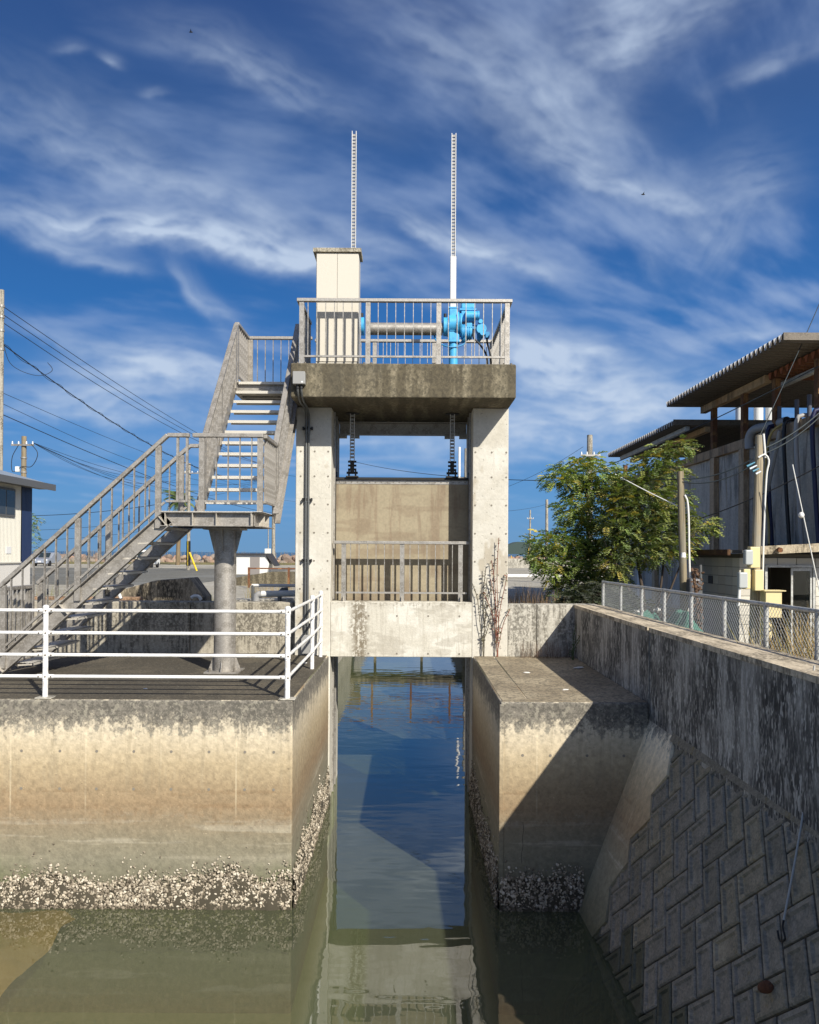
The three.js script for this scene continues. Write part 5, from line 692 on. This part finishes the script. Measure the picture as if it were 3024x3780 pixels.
// annex of concrete blocks
{
  const X = 6.9, Z = -17, a = thing('block_annex', 'low concrete-block annex with a dark doorway, right side behind the fence', 'building', [8, YARD, -18.5]);
  const core = plain([0.13, 0.12, 0.1], 1); part(a, 'core_wall', box(X + 0.03, 7.42, YARD - 0.1, 4.28, -20.2, Z - 0.03), core); part(a, 'core_wall', box(8.5, 8.98, YARD - 0.1, 4.28, -17.4, Z - 0.03), core); part(a, 'lintel', box(7.42, 8.5, 4.06, 4.28, -17.3, Z - 0.03), core); part(a, 'side_wall', box(8.9, 8.98, YARD - 0.1, 4.28, -20.0, -17.4), plain([0.3, 0.28, 0.25])); part(a, 'back_wall', box(7.42, 8.98, YARD - 0.1, 4.28, -20.2, -20.0), plain([0.3, 0.28, 0.25]));
  const bm = [[0.54, 0.51, 0.45], [0.5, 0.47, 0.41], [0.58, 0.55, 0.48]].map((c) => std({ bump: T.block.bump }, { color: lin(c), bumpScale: 0.01 })), bg = [boxG(0.022, 0.19, 0.385), boxG(0.385, 0.19, 0.022), boxG(0.022, 0.19, 0.185), boxG(0.185, 0.19, 0.022)], r = rng(12);
  for (let j = 0; j < 11; j++) { const y = YARD + 0.0 + j * 0.2 + 0.1; if (y > 4.27) break;
    for (let i = 0; i < 8; i++) put(a, 'block', bg[0], bm[(r() * 3) | 0], [X + 0.02, y, Z - 0.2 - i * 0.4]);
    for (let i = 0; i < 5; i++) { const x = X + 0.2 + i * 0.4; if (x > 7.4 && x < 8.55 && y < 4.04) { if (x < 7.5) put(a, 'block', bg[3], bm[(r() * 3) | 0], [7.33, y, Z - 0.018]); continue; } put(a, 'block', bg[1], bm[(r() * 3) | 0], [x, y, Z - 0.018]); } }
  part(a, 'roof_slab', prism([[6.55, -20.6], [6.55, -16.7], [7.0, -16.68], [9.0, -16.3], [9.0, -20.6]], 4.3, 4.36), plain([0.05, 0.048, 0.045])); part(a, 'fascia', beam([6.98, 4.34, -16.66], [9.0, 4.46, -16.26], 0.06, 0.17), std(T.parapet, { color: lin([1, 0.9, 0.75]) })); part(a, 'fascia', box(6.52, 6.58, 4.25, 4.37, -20.6, -16.66), std(T.rust, { color: lin([0.5, 0.55, 0.55]) }));
  const d = part(a, 'door_frame', merged([box(7.43, 7.48, YARD, 4.05, Z - 0.06, Z + 0.03), box(8.43, 8.48, YARD, 4.05, Z - 0.06, Z + 0.03), box(7.48, 8.43, 4.0, 4.05, Z - 0.06, Z + 0.03)]), M.zinc); part(d, 'sliding_leaf', merged([box(7.98, 8.02, YARD + 0.02, 3.99, Z - 0.02, Z + 0.01), box(8.38, 8.42, YARD + 0.02, 3.99, Z - 0.02, Z + 0.01), box(8.02, 8.38, 3.93, 3.99, Z - 0.02, Z + 0.01), box(8.02, 8.38, YARD + 0.02, YARD + 0.12, Z - 0.02, Z + 0.01)]), M.zinc); part(d, 'pane', box(8.02, 8.38, YARD + 0.12, 3.93, Z - 0.01, Z - 0.005), new THREE.MeshPhysicalMaterial({ color: lin([0.75, 0.8, 0.8]), roughness: 0.02, transmission: 1, thickness: 0 }));
  part(a, 'vent_block', box(X - 0.01, X + 0.01, 3.6, 3.78, -18.75, -18.5), plain([0.06, 0.055, 0.05])); part(a, 'lamp', rod([7.5, 4.37, -16.5], [7.5, 4.36, -16.42], 0.05, 0.05, 12), M.rust);
}
// wooden poles with meters
{
  const a = thing('wooden_pole', 'leaning pale wooden pole carrying electric meters by the annex', 'utility pole', [6.95, YARD, -16.3]); part(a, 'pole', rod([6.9, YARD, -16.3], [7.02, 6.66, -16.3], 0.1, 0.075, 16), M.wood); part(a, 'conduit', tube([[7.03, 2.7, -16.2], [7.06, 4.6, -16.2], [7.12, 5.9, -16.2], [7.16, 6.15, -16.2], [7.08, 6.27, -16.2], [6.95, 6.2, -16.2]], 0.02, 50, 8), M.pipeWhite); part(a, 'conduit', rod([7.1, 6.2, -16.22], [7.06, 6.68, -16.22], 0.022), M.pipeWhite);
  const yel = plain([0.62, 0.52, 0.28], 0.5), mg = plain([0.4, 0.42, 0.42], 0.35); part(a, 'meter_box', box(6.72, 6.92, 4.0, 4.42, -16.2, -16.02, 0.02), yel); part(a, 'meter', box(6.6, 6.76, 4.06, 4.36, -16.1, -15.96, 0.03), mg); part(a, 'meter_box', box(6.6, 6.74, 3.58, 3.98, -16.2, -16.04, 0.02), yel); part(a, 'meter', box(6.48, 6.66, 3.6, 3.92, -16.1, -15.97, 0.03), mg); part(a, 'breaker_box', box(6.8, 6.98, 3.55, 3.97, -16.16, -16.0, 0.02), yel); part(a, 'cabinet', box(6.98, 7.3, 3.03, 3.55, -16.18, -15.92, 0.012), yel); part(a, 'cabinet_lid', box(6.94, 7.36, 3.55, 3.57, -16.22, -15.88), yel); part(a, 'lower_box', box(6.98, 7.16, 2.62, 2.98, -16.18, -16.04, 0.012), yel); part(a, 'stub_conduit', rod([6.5, 3.25, -16.05], [6.52, 3.6, -16.05], 0.03), M.pipeWhite); part(a, 'cable_loop', tube([[7.0, 2.98, -16.0], [7.12, 2.92, -15.98], [7.18, 2.84, -15.98], [7.08, 2.76, -15.98], [6.98, 2.8, -16.0]], 0.012, 24, 6), M.black);
  for (let k = 0; k < 4; k++) part(a, 'insulator', rod([6.7 + k * 0.06, 6.02 - k * 0.05, -16.15], [6.86 + k * 0.04, 6.1 - k * 0.06, -16.15], 0.022, 0.015, 8), k % 2 ? plain([0.55, 0.6, 0.65], 0.3) : plain([0.05, 0.2, 0.3], 0.3));
  const b = thing('wooden_pole', 'short weathered wooden pole with a white conduit at the annex corner', 'utility pole', [5.7, YARD, -17]); part(b, 'pole', rod([5.78, YARD, -17], [5.66, 6.0, -17], 0.085, 0.068, 14), std(T.wood, { color: lin([0.75, 0.74, 0.7]) })); part(b, 'conduit', tube([[5.88, 2.3, -16.93], [5.83, 4.2, -16.93], [5.78, 5.4, -16.93], [5.73, 5.5, -16.93]], 0.022, 30, 8), M.pipeWhite); part(b, 'meter', box(5.72, 5.98, 3.3, 3.78, -16.85, -16.6, 0.06), plain([0.09, 0.09, 0.1], 0.4)); part(b, 'stay_rod', rod([6.02, YARD, -16.7], [5.98, 4.05, -16.7], 0.03), M.conduit); part(b, 'ball_insulator', rod([5.66, 4.2, -16.8], [5.66, 4.3, -16.8], 0.055, 0.045, 12), M.white);
  const wm = plain([0.025, 0.035, 0.04], 0.5), W = (label, p, q, s, r, m = wm) => single('service_wire', label, 'wire', wire(p, q, s, r, 30), m, 'service wires by the works'); 
  W('upper service wire between the two wooden poles', [5.66, 5.84, -16.95], [6.9, 6.2, -16.3], 0.12, 0.012); W('lower service wire between the two wooden poles', [5.66, 5.78, -16.95], [6.9, 6.08, -16.3], 0.16, 0.012); W('thick service wire leaving the leaning pole to the right', [6.98, 6.35, -16.3], [8.9, 7.5, -17.2], 0.12, 0.018); W('second service wire leaving the leaning pole to the right', [6.98, 6.25, -16.3], [8.9, 7.42, -17.2], 0.14, 0.014); W('thin wire rising from the leaning pole across the roof', [6.9, 6.4, -16.3], [10.5, 12.2, -19.2], 0.1, 0.01); W('dark wire crossing in front of the upper roof', [5.0, 6.5, -21], [9.1, 8.5, -17.3], 0.1, 0.012); W('sagging cable crossing the grey wall', [5.0, 4.6, -20], [8.95, 6.3, -17.2], 0.25, 0.012, M.black); W('white stay wire slanting to the short pole', [4.6, 6.05, -18.2], [5.66, 5.25, -17], 0.02, 0.012, M.pipeWhite); W('pale stay wire slanting down past the doorway', [7.35, 6.0, -15.6], [8.0, 3.0, -15.6], 0.02, 0.012, M.pipeWhite);
  const g = new THREE.SphereGeometry(0.055, 12, 8); g.scale(1, 1.1, 1); g.translate(7.52, 5.03, -15.6); 
  single('stay_insulator', 'white ball insulator on the slanting stay wire', 'insulator', g, M.white);
}
// chain-link fence behind the seawall
{
  const f = thing('chain_link_fence', 'galvanised chain-link fence behind the right seawall', 'fence', [3.5, YARD, -10]), zs = [-14.3, -13.2, -12.1, -11.1, -10.1, -9.1, -8.08, -7.1, -6.1, -5.1], fx = (z) => 3.41 + (14.3 + z) * 0.022, top = 3.77, net = plain([0.42, 0.44, 0.45], 0.5, 0.4);
  for (const z of zs) part(f, 'post', rod([fx(z), YARD, z], [fx(z), top + 0.02, z], 0.026, 0.026, 12), M.zinc);
  for (let i = 0; i + 1 < zs.length; i++) {
    part(f, 'top_rail', rod([fx(zs[i]), top, zs[i]], [fx(zs[i + 1]), top, zs[i + 1]], 0.021, 0.021, 10), M.zinc);
    const L = [], y0 = YARD + 0.3, y1 = top - 0.02, H = y1 - y0, W = zs[i + 1] - zs[i], cell = 0.062, P = (s, y, k) => [fx(zs[i] + s) + k, y, zs[i] + s];
    for (let c = -H; c < W; c += cell) for (const k of [0, 1]) { let s0 = Math.max(0, c), s1 = Math.min(W, c + H); if (s1 - s0 < 0.03) continue; const yA = k ? y0 + (s0 - c) : y1 - (s0 - c), yB = k ? y0 + (s1 - c) : y1 - (s1 - c); L.push(rod(P(s0, yA, k * 0.004), P(s1, yB, k * 0.004), 0.0024, 0.0024, 3, true)); }
    part(f, 'wire_mesh', merged(L), net);
  }
}
// ---------------------------------------------------------------- vegetation
const leafM = new THREE.MeshPhysicalMaterial({ color: 0xffffff, roughness: 0.9, transmission: 0.35, thickness: 0 });
const sprayG = (() => { const l = [], N = 6, tri = (p) => { const g = new THREE.BufferGeometry(); g.setAttribute('position', new THREE.Float32BufferAttribute(p, 3)); g.computeVertexNormals(); l.push(g); }; for (let i = 0; i < N; i++) { const t = (i + 1) / N, x = t * 0.21, y = -t * t * 0.08, s = 0.045 * Math.sin(Math.PI * (0.2 + 0.7 * t)) + 0.022; for (const k of [-1, 1]) { const tip = [x + s * 0.5, y - 0.012 + (i % 2) * 0.016, k * s], a = [x - s * 0.18, y, k * s * 0.5], b = [x + s * 0.75, y + 0.008, k * s * 0.5]; tri([x, y, 0, ...b, ...tip]); tri([x, y, 0, ...tip, ...a]); } } return mergeGeometries(l); })();
function tree(name, label, base, stems, clumps, cols, per, seed, group) {
  const t = thing(name, label, name === 'shrub' ? 'shrub' : 'tree', base, group), r = rng(seed), bark = plain([0.06, 0.045, 0.035], 0.95);
  stems.forEach((s, k) => { const c = new THREE.CatmullRomCurve3(s.map(V)), n = 14; for (let i = 0; i < n; i++) { const u = i / n, a = c.getPoint(u), b = c.getPoint((i + 1) / n), R = mix(0.055, 0.012, u) * (k ? 0.75 : 1); a.lerp(b, -0.02); if (!i) s.m = []; s.m.push(rod(a, b, R, mix(0.055, 0.012, (i + 1) / n) * (k ? 0.75 : 1), 7, true)); } part(t, k ? 'limb' : 'trunk', merged(s.m), bark); });
  const tot = []; for (const [cx, cy, cz, rad, tone] of clumps) {
    // twigs from the nearest stem point into the clump
    let best = null; for (const s of stems) for (const p of s) { const d = Math.hypot(p[0] - cx, p[1] - cy, p[2] - cz); if (!best || d < best[0]) best = [d, p]; }
    part(t, 'twig', tube([best[1], [mix(best[1][0], cx, 0.5), mix(best[1][1], cy, 0.55), mix(best[1][2], cz, 0.5)], [cx, cy, cz]], 0.011, 8, 4), bark);
    const n = Math.round(per * rad * rad * 10); for (let i = 0; i < n; i++) { const a = r() * 6.283, b = Math.acos(2 * r() - 1), q = Math.pow(r(), 0.45) * rad, d = [Math.sin(b) * Math.cos(a), Math.cos(b) * 0.75, Math.sin(b) * Math.sin(a)]; const wob = 0.75 + 0.5 * fbm(a / 6.283, b / 3.15, 5, 5, 2, seed); const p = [cx + d[0] * q * wob * 1.15, cy + d[1] * q * wob, cz + d[2] * q * wob]; tot.push([p, Math.atan2(-d[2], d[0]) + (r() - 0.5) * 1.8, (r() - 0.6) * 0.9 + d[1] * 0.5, (r() - 0.5) * 0.9, 0.75 + r() * 0.6, cols[r() < 0.12 ? 2 : tone ?? (r() < 0.5 ? 0 : 1)], 0.7 + r() * 0.6]); }
  }
  const im = shade(new THREE.InstancedMesh(sprayG, leafM, tot.length)), q = new THREE.Quaternion(), e = new THREE.Euler(0, 0, 0, 'YZX'), c = new THREE.Color();
  tot.forEach(([p, y, z, x, s, col, k], i) => { e.set(x, y, z); q.setFromEuler(e); im.setMatrixAt(i, new THREE.Matrix4().compose(new THREE.Vector3(p[0] - base[0], p[1] - base[1], p[2] - base[2]), q, new THREE.Vector3(s, s, s))); im.setColorAt(i, c.setRGB(col[0] * k, col[1] * k, col[2] * k)); });
  im.name = 'crown'; im.userData.kind = 'stuff'; t.add(im); return t;
}
{
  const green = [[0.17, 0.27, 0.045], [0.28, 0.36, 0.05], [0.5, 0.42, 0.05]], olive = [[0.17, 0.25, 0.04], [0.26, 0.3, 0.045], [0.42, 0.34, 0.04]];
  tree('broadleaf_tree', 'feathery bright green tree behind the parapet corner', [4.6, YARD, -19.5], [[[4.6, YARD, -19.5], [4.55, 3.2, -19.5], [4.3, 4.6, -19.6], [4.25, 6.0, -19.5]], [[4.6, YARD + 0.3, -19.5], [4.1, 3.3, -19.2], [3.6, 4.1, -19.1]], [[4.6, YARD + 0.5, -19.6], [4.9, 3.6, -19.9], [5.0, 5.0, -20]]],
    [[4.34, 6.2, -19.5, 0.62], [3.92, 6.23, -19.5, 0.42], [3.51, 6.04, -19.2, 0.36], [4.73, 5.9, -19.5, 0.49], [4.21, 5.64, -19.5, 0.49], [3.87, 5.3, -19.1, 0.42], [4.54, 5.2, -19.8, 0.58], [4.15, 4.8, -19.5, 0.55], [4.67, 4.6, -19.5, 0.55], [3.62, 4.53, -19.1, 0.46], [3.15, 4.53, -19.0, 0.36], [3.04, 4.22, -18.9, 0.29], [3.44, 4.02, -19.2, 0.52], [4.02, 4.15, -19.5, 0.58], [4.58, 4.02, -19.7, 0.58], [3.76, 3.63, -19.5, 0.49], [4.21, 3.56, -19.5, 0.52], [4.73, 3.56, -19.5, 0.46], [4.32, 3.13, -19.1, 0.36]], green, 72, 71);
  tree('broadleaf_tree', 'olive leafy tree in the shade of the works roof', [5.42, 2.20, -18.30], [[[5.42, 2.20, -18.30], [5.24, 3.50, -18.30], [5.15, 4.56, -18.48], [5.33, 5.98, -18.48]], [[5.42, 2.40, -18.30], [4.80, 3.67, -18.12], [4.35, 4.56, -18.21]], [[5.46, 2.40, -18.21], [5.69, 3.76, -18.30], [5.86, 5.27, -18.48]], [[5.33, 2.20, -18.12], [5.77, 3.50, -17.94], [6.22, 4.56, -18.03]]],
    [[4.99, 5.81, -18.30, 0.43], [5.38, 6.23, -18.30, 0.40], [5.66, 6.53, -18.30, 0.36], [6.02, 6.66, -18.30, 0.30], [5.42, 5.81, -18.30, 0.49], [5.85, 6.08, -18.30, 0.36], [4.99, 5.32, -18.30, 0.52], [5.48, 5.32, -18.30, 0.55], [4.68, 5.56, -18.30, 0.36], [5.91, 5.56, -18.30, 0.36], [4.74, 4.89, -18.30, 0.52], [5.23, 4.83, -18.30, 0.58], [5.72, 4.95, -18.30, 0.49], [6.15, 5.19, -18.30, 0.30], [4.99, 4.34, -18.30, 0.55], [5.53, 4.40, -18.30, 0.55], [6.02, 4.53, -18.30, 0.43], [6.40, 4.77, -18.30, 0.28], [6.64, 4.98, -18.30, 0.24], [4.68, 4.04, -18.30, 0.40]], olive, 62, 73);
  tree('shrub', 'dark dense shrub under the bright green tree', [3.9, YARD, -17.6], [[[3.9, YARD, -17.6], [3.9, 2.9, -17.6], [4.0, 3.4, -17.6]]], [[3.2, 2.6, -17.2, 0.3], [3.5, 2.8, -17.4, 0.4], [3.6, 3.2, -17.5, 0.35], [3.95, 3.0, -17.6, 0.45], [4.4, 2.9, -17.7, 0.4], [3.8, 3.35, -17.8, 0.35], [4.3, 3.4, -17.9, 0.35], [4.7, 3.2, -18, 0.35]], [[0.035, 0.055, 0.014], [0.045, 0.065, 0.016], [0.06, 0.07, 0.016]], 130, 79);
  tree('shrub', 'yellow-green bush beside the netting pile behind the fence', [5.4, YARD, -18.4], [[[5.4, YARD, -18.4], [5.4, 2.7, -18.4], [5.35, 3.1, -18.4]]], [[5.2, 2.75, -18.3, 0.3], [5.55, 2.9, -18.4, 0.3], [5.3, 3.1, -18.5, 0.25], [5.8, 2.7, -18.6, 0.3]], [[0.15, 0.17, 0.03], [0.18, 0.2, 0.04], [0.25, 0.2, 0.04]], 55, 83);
  tree('broadleaf_tree', 'small tree beyond the far corner of the corrugated building', [-24.6, LOT, -52], [[[-24.6, LOT, -52], [-24.5, 4.6, -52], [-24.3, 6.3, -52]]], [[-24.3, 5.7, -52, 0.5], [-23.9, 6.2, -52, 0.4], [-24.1, 5.0, -52, 0.4], [-23.7, 4.4, -52, 0.25], [-24.5, 6.5, -52, 0.35]], green, 30, 89);
  // dry grass and weeds
  const blade = (() => { const g = new THREE.BufferGeometry(); g.setAttribute('position', new THREE.Float32BufferAttribute([-0.006, 0, 0, 0.006, 0, 0, 0.03, 0.55, 0.01, 0.006, 0, 0, 0.038, 0.55, 0.012, 0.03, 0.55, 0.01, 0.03, 0.55, 0.01, 0.038, 0.55, 0.012, 0.12, 1, 0.03], 3)); g.computeVertexNormals(); return g; })(), gm = new THREE.MeshPhysicalMaterial({ color: 0xffffff, roughness: 0.95, transmission: 0.3, thickness: 0 });
  function grass(name, label, spots, n, h, cols, seed) { const r = rng(seed), im = shade(new THREE.InstancedMesh(blade, gm, n)), q = new THREE.Quaternion(), c = new THREE.Color(); for (let i = 0; i < n; i++) { const [x0, x1, y, z0, z1] = spots[(r() * spots.length) | 0], hh = h * (0.5 + 0.8 * r()); q.setFromEuler(new THREE.Euler((r() - 0.5) * 0.5, r() * 6.28, (r() - 0.5) * 0.5)); im.setMatrixAt(i, new THREE.Matrix4().compose(new THREE.Vector3(mix(x0, x1, r()), y, mix(z0, z1, r())), q, new THREE.Vector3(hh * 1.1, hh, hh * 1.1))); const k = cols[(r() * cols.length) | 0]; im.setColorAt(i, c.setRGB(...k)); } im.name = numbered(name); im.userData = { kind: 'stuff', label }; scene.add(im); }
  const straw = [[0.5, 0.36, 0.14], [0.42, 0.28, 0.1], [0.55, 0.42, 0.2], [0.3, 0.26, 0.09]], brown = [[0.28, 0.17, 0.08], [0.2, 0.13, 0.07], [0.35, 0.24, 0.11]], gr = [[0.13, 0.17, 0.04], [0.2, 0.2, 0.05], [0.3, 0.25, 0.08]];
  grass('dry_grass', 'straw-coloured dry grass at the foot of the chain-link fence', [[3.68, 4.6, YARD, -9.2, -6.4], [3.68, 4.3, YARD, -8.2, -6.2], [3.68, 4.2, YARD, -7.9, -6.6]], 2600, 1.25, straw, 301); grass('dry_grass', 'brown dry grass on the bank right of the tower', [[2.4, 4.2, LOT - 0.1, -24, -17], [2, 4, LOT - 0.3, -18, -15.5]], 2200, 0.8, brown, 303); grass('dry_grass', 'dry grass between the concrete wing walls', [[-4.6, -3.3, LOT, -24, -22.8]], 500, 0.7, straw, 305); grass('green_grass', 'green grass tufts at the edge of the lot', [[-7.2, -5.2, LOT, -24, -22], [-15.5, -10.3, LOT, -30, -26], [-9, -4, LOT, -18, -16.6]], 1800, 0.45, gr, 307); grass('verge_grass', 'strip of dry grass along the boulders', [[-62, -6, LOT, -112, -108], [6, 40, LOT, -112, -106]], 4000, 0.7, gr.concat(straw), 309); grass('dry_weeds', 'dead brown weeds lying along the foot of the right parapet', [[1.9, 2.82, TOP, -14.0, -13.75]], 260, 0.3, [[0.14, 0.08, 0.05], [0.2, 0.13, 0.08]], 311);
  // tall dead weeds against the right pillar
  function weed(label, x, z, h, n, seed, tint) { const t = thing('tall_weed', label, 'weed', [x, TOP, z], 'tall weeds at the right pillar'), r = rng(seed), stem = plain(tint, 0.9), lg = new THREE.BufferGeometry(); lg.setAttribute('position', new THREE.Float32BufferAttribute([0, 0, 0, 0.03, 0.01, 0.012, 0.05, 0, 0, 0, 0, 0, 0.05, 0, 0, 0.03, 0.005, -0.012], 3)); lg.computeVertexNormals(); const lm = plain([0.13, 0.12, 0.06], 0.9);
    for (let k = 0; k < n; k++) { const hh = h * (k ? 0.35 + r() * 0.6 : 1), dx = (r() - 0.5) * 0.5 * (k ? 1 : 0.3), pts = []; for (let i = 0; i <= 6; i++) { const u = i / 6; pts.push([x + (k ? (r() - 0.5) * 0.02 : 0) + dx * u * u + Math.sin(u * 7 + k) * 0.015, TOP + hh * u, z - 0.02 + 0.05 * u * (r() - 0.4)]); } part(t, 'stem', tube(pts, 0.0065, 16, 5), stem); for (let i = 0; i < 15 * hh; i++) { const u = 0.15 + 0.85 * r(), j = Math.min(5, (u * 6) | 0), p = pts[j].map((q, c) => mix(q, pts[j + 1][c], u * 6 - j)); put(t, 'leaf', lg, r() < 0.5 ? lm : stem, p, [(r() - 0.5), r() * 6.28, r() * 1.2 - 0.4], 0.7 + r() * 0.8); } } }
  weed('tall dead weed with grey stems against the right pillar', 1.28, -13.96, 1.55, 5, 31, [0.1, 0.085, 0.06]); weed('tall dead weed with red stems against the right pillar', 1.52, -13.95, 2.05, 6, 37, [0.19, 0.07, 0.045]); weed('small green weed in the corner of parapet and seawall', 2.74, -13.6, 0.6, 4, 41, [0.08, 0.11, 0.04]);
  // netting pile, foam and litter
  const N = 46, g = new THREE.PlaneGeometry(2.9, 2.6, N, N); g.rotateX(-Math.PI / 2); const p = g.attributes.position; for (let i = 0; i < p.count; i++) { const x = p.getX(i), z = p.getZ(i), f = fbm(x * 0.1 + 5, z * 0.1 + 5, 30, 30, 4, 501), e = ss(1.5, 0.5, Math.hypot(x, z * 1.1)); p.setXYZ(i, x + 5.0, YARD - 0.05 + e * (0.35 + 0.9 * f), z - 16.0); } g.computeVertexNormals(); single('netting_pile', 'heap of turquoise fishing net behind the fence', 'net', g, std({ bump: T.fine.bump }, { color: lin([0.05, 0.17, 0.125]), bumpScale: 0.03 }));
  const fr = rng(97); for (let i = 0; i < 3; i++) { const q = lumpy(1, 60 + i, 0.3, [0.22 + fr() * 0.2, 0.14, 0.2]); q.translate(5.0 + i * 0.6, YARD + 0.8, -17.6 - fr() * 1.2); single('foam_scrap', ['leftmost', 'middle', 'rightmost'][i] + ' of three white foam scraps behind the netting pile', 'foam', q, plain([0.6, 0.6, 0.58]), 'foam scraps behind the fence'); }
  const vine = [[5.55, YARD, -15.5], [5.52, 2.8, -15.5], [5.5, 3.4, -15.55], [5.45, 3.9, -15.6]]; { const t = thing('dead_climber', 'dead brown climber wrapped round a stake behind the fence', 'plant', [5.5, YARD, -15.5]); part(t, 'stake', tube(vine, 0.03, 20, 6), plain([0.09, 0.05, 0.03])); const r = rng(44), lg = lumpy(0, 3, 0.3, [0.06, 0.02, 0.045]), lm = plain([0.1, 0.055, 0.03]); for (let i = 0; i < 160; i++) put(t, 'dead_leaf', lg, lm, [5.5 + (r() - 0.5) * 0.2, YARD + 0.3 + r() * 1.5, -15.52 + (r() - 0.5) * 0.2], [r() * 6, r() * 6, r() * 6], 0.7 + r() * 0.7); }
  for (const [x, z, s, lab] of [[1.75, -12.1, 0.05, 'flat white scrap on the right quay top'], [2.62, -12.6, 0.07, 'white crumpled scrap near the seawall foot on the right quay'], [2.05, -10.6, 0.04, 'pale chip near the front edge of the right quay'], [-1.66, -13.0, 0.045, 'white scrap on the quay corner behind the pipe railing'], [-3.4, -10.5, 0.03, 'pale chip on the dark quay top behind the pipe railing']]) { const q = lumpy(1, (s * 1000) | 0, 0.35, [s * 2, s * 0.4, s]); q.translate(x, TOP + 0.004 + s * 0.18, z); single('litter_scrap', lab, 'litter', q, plain([0.7, 0.68, 0.64])); }
  // two birds high up
  for (const [c, lab] of [[[-16.44, 42.82, -60], 'tiny dark bird high in the left sky'], [[17.16, 30.92, -60], 'tiny dark bird in the right sky']]) { const t = thing('bird', lab, 'bird', c); const body = new THREE.SphereGeometry(0.5, 8, 6); body.scale(0.3, 0.09, 0.09); body.translate(...c); part(t, 'body', body, M.black); for (const s of [-1, 1]) { const wg = new THREE.BufferGeometry(); wg.setAttribute('position', new THREE.Float32BufferAttribute([c[0] - 0.06, c[1], c[2], c[0] + 0.06, c[1], c[2], c[0] + 0.03, c[1] + 0.12, c[2] + s * 0.24], 3)); wg.computeVertexNormals(); part(t, 'wing', wg, M.black); } }
}

renderer.render(scene, camera);
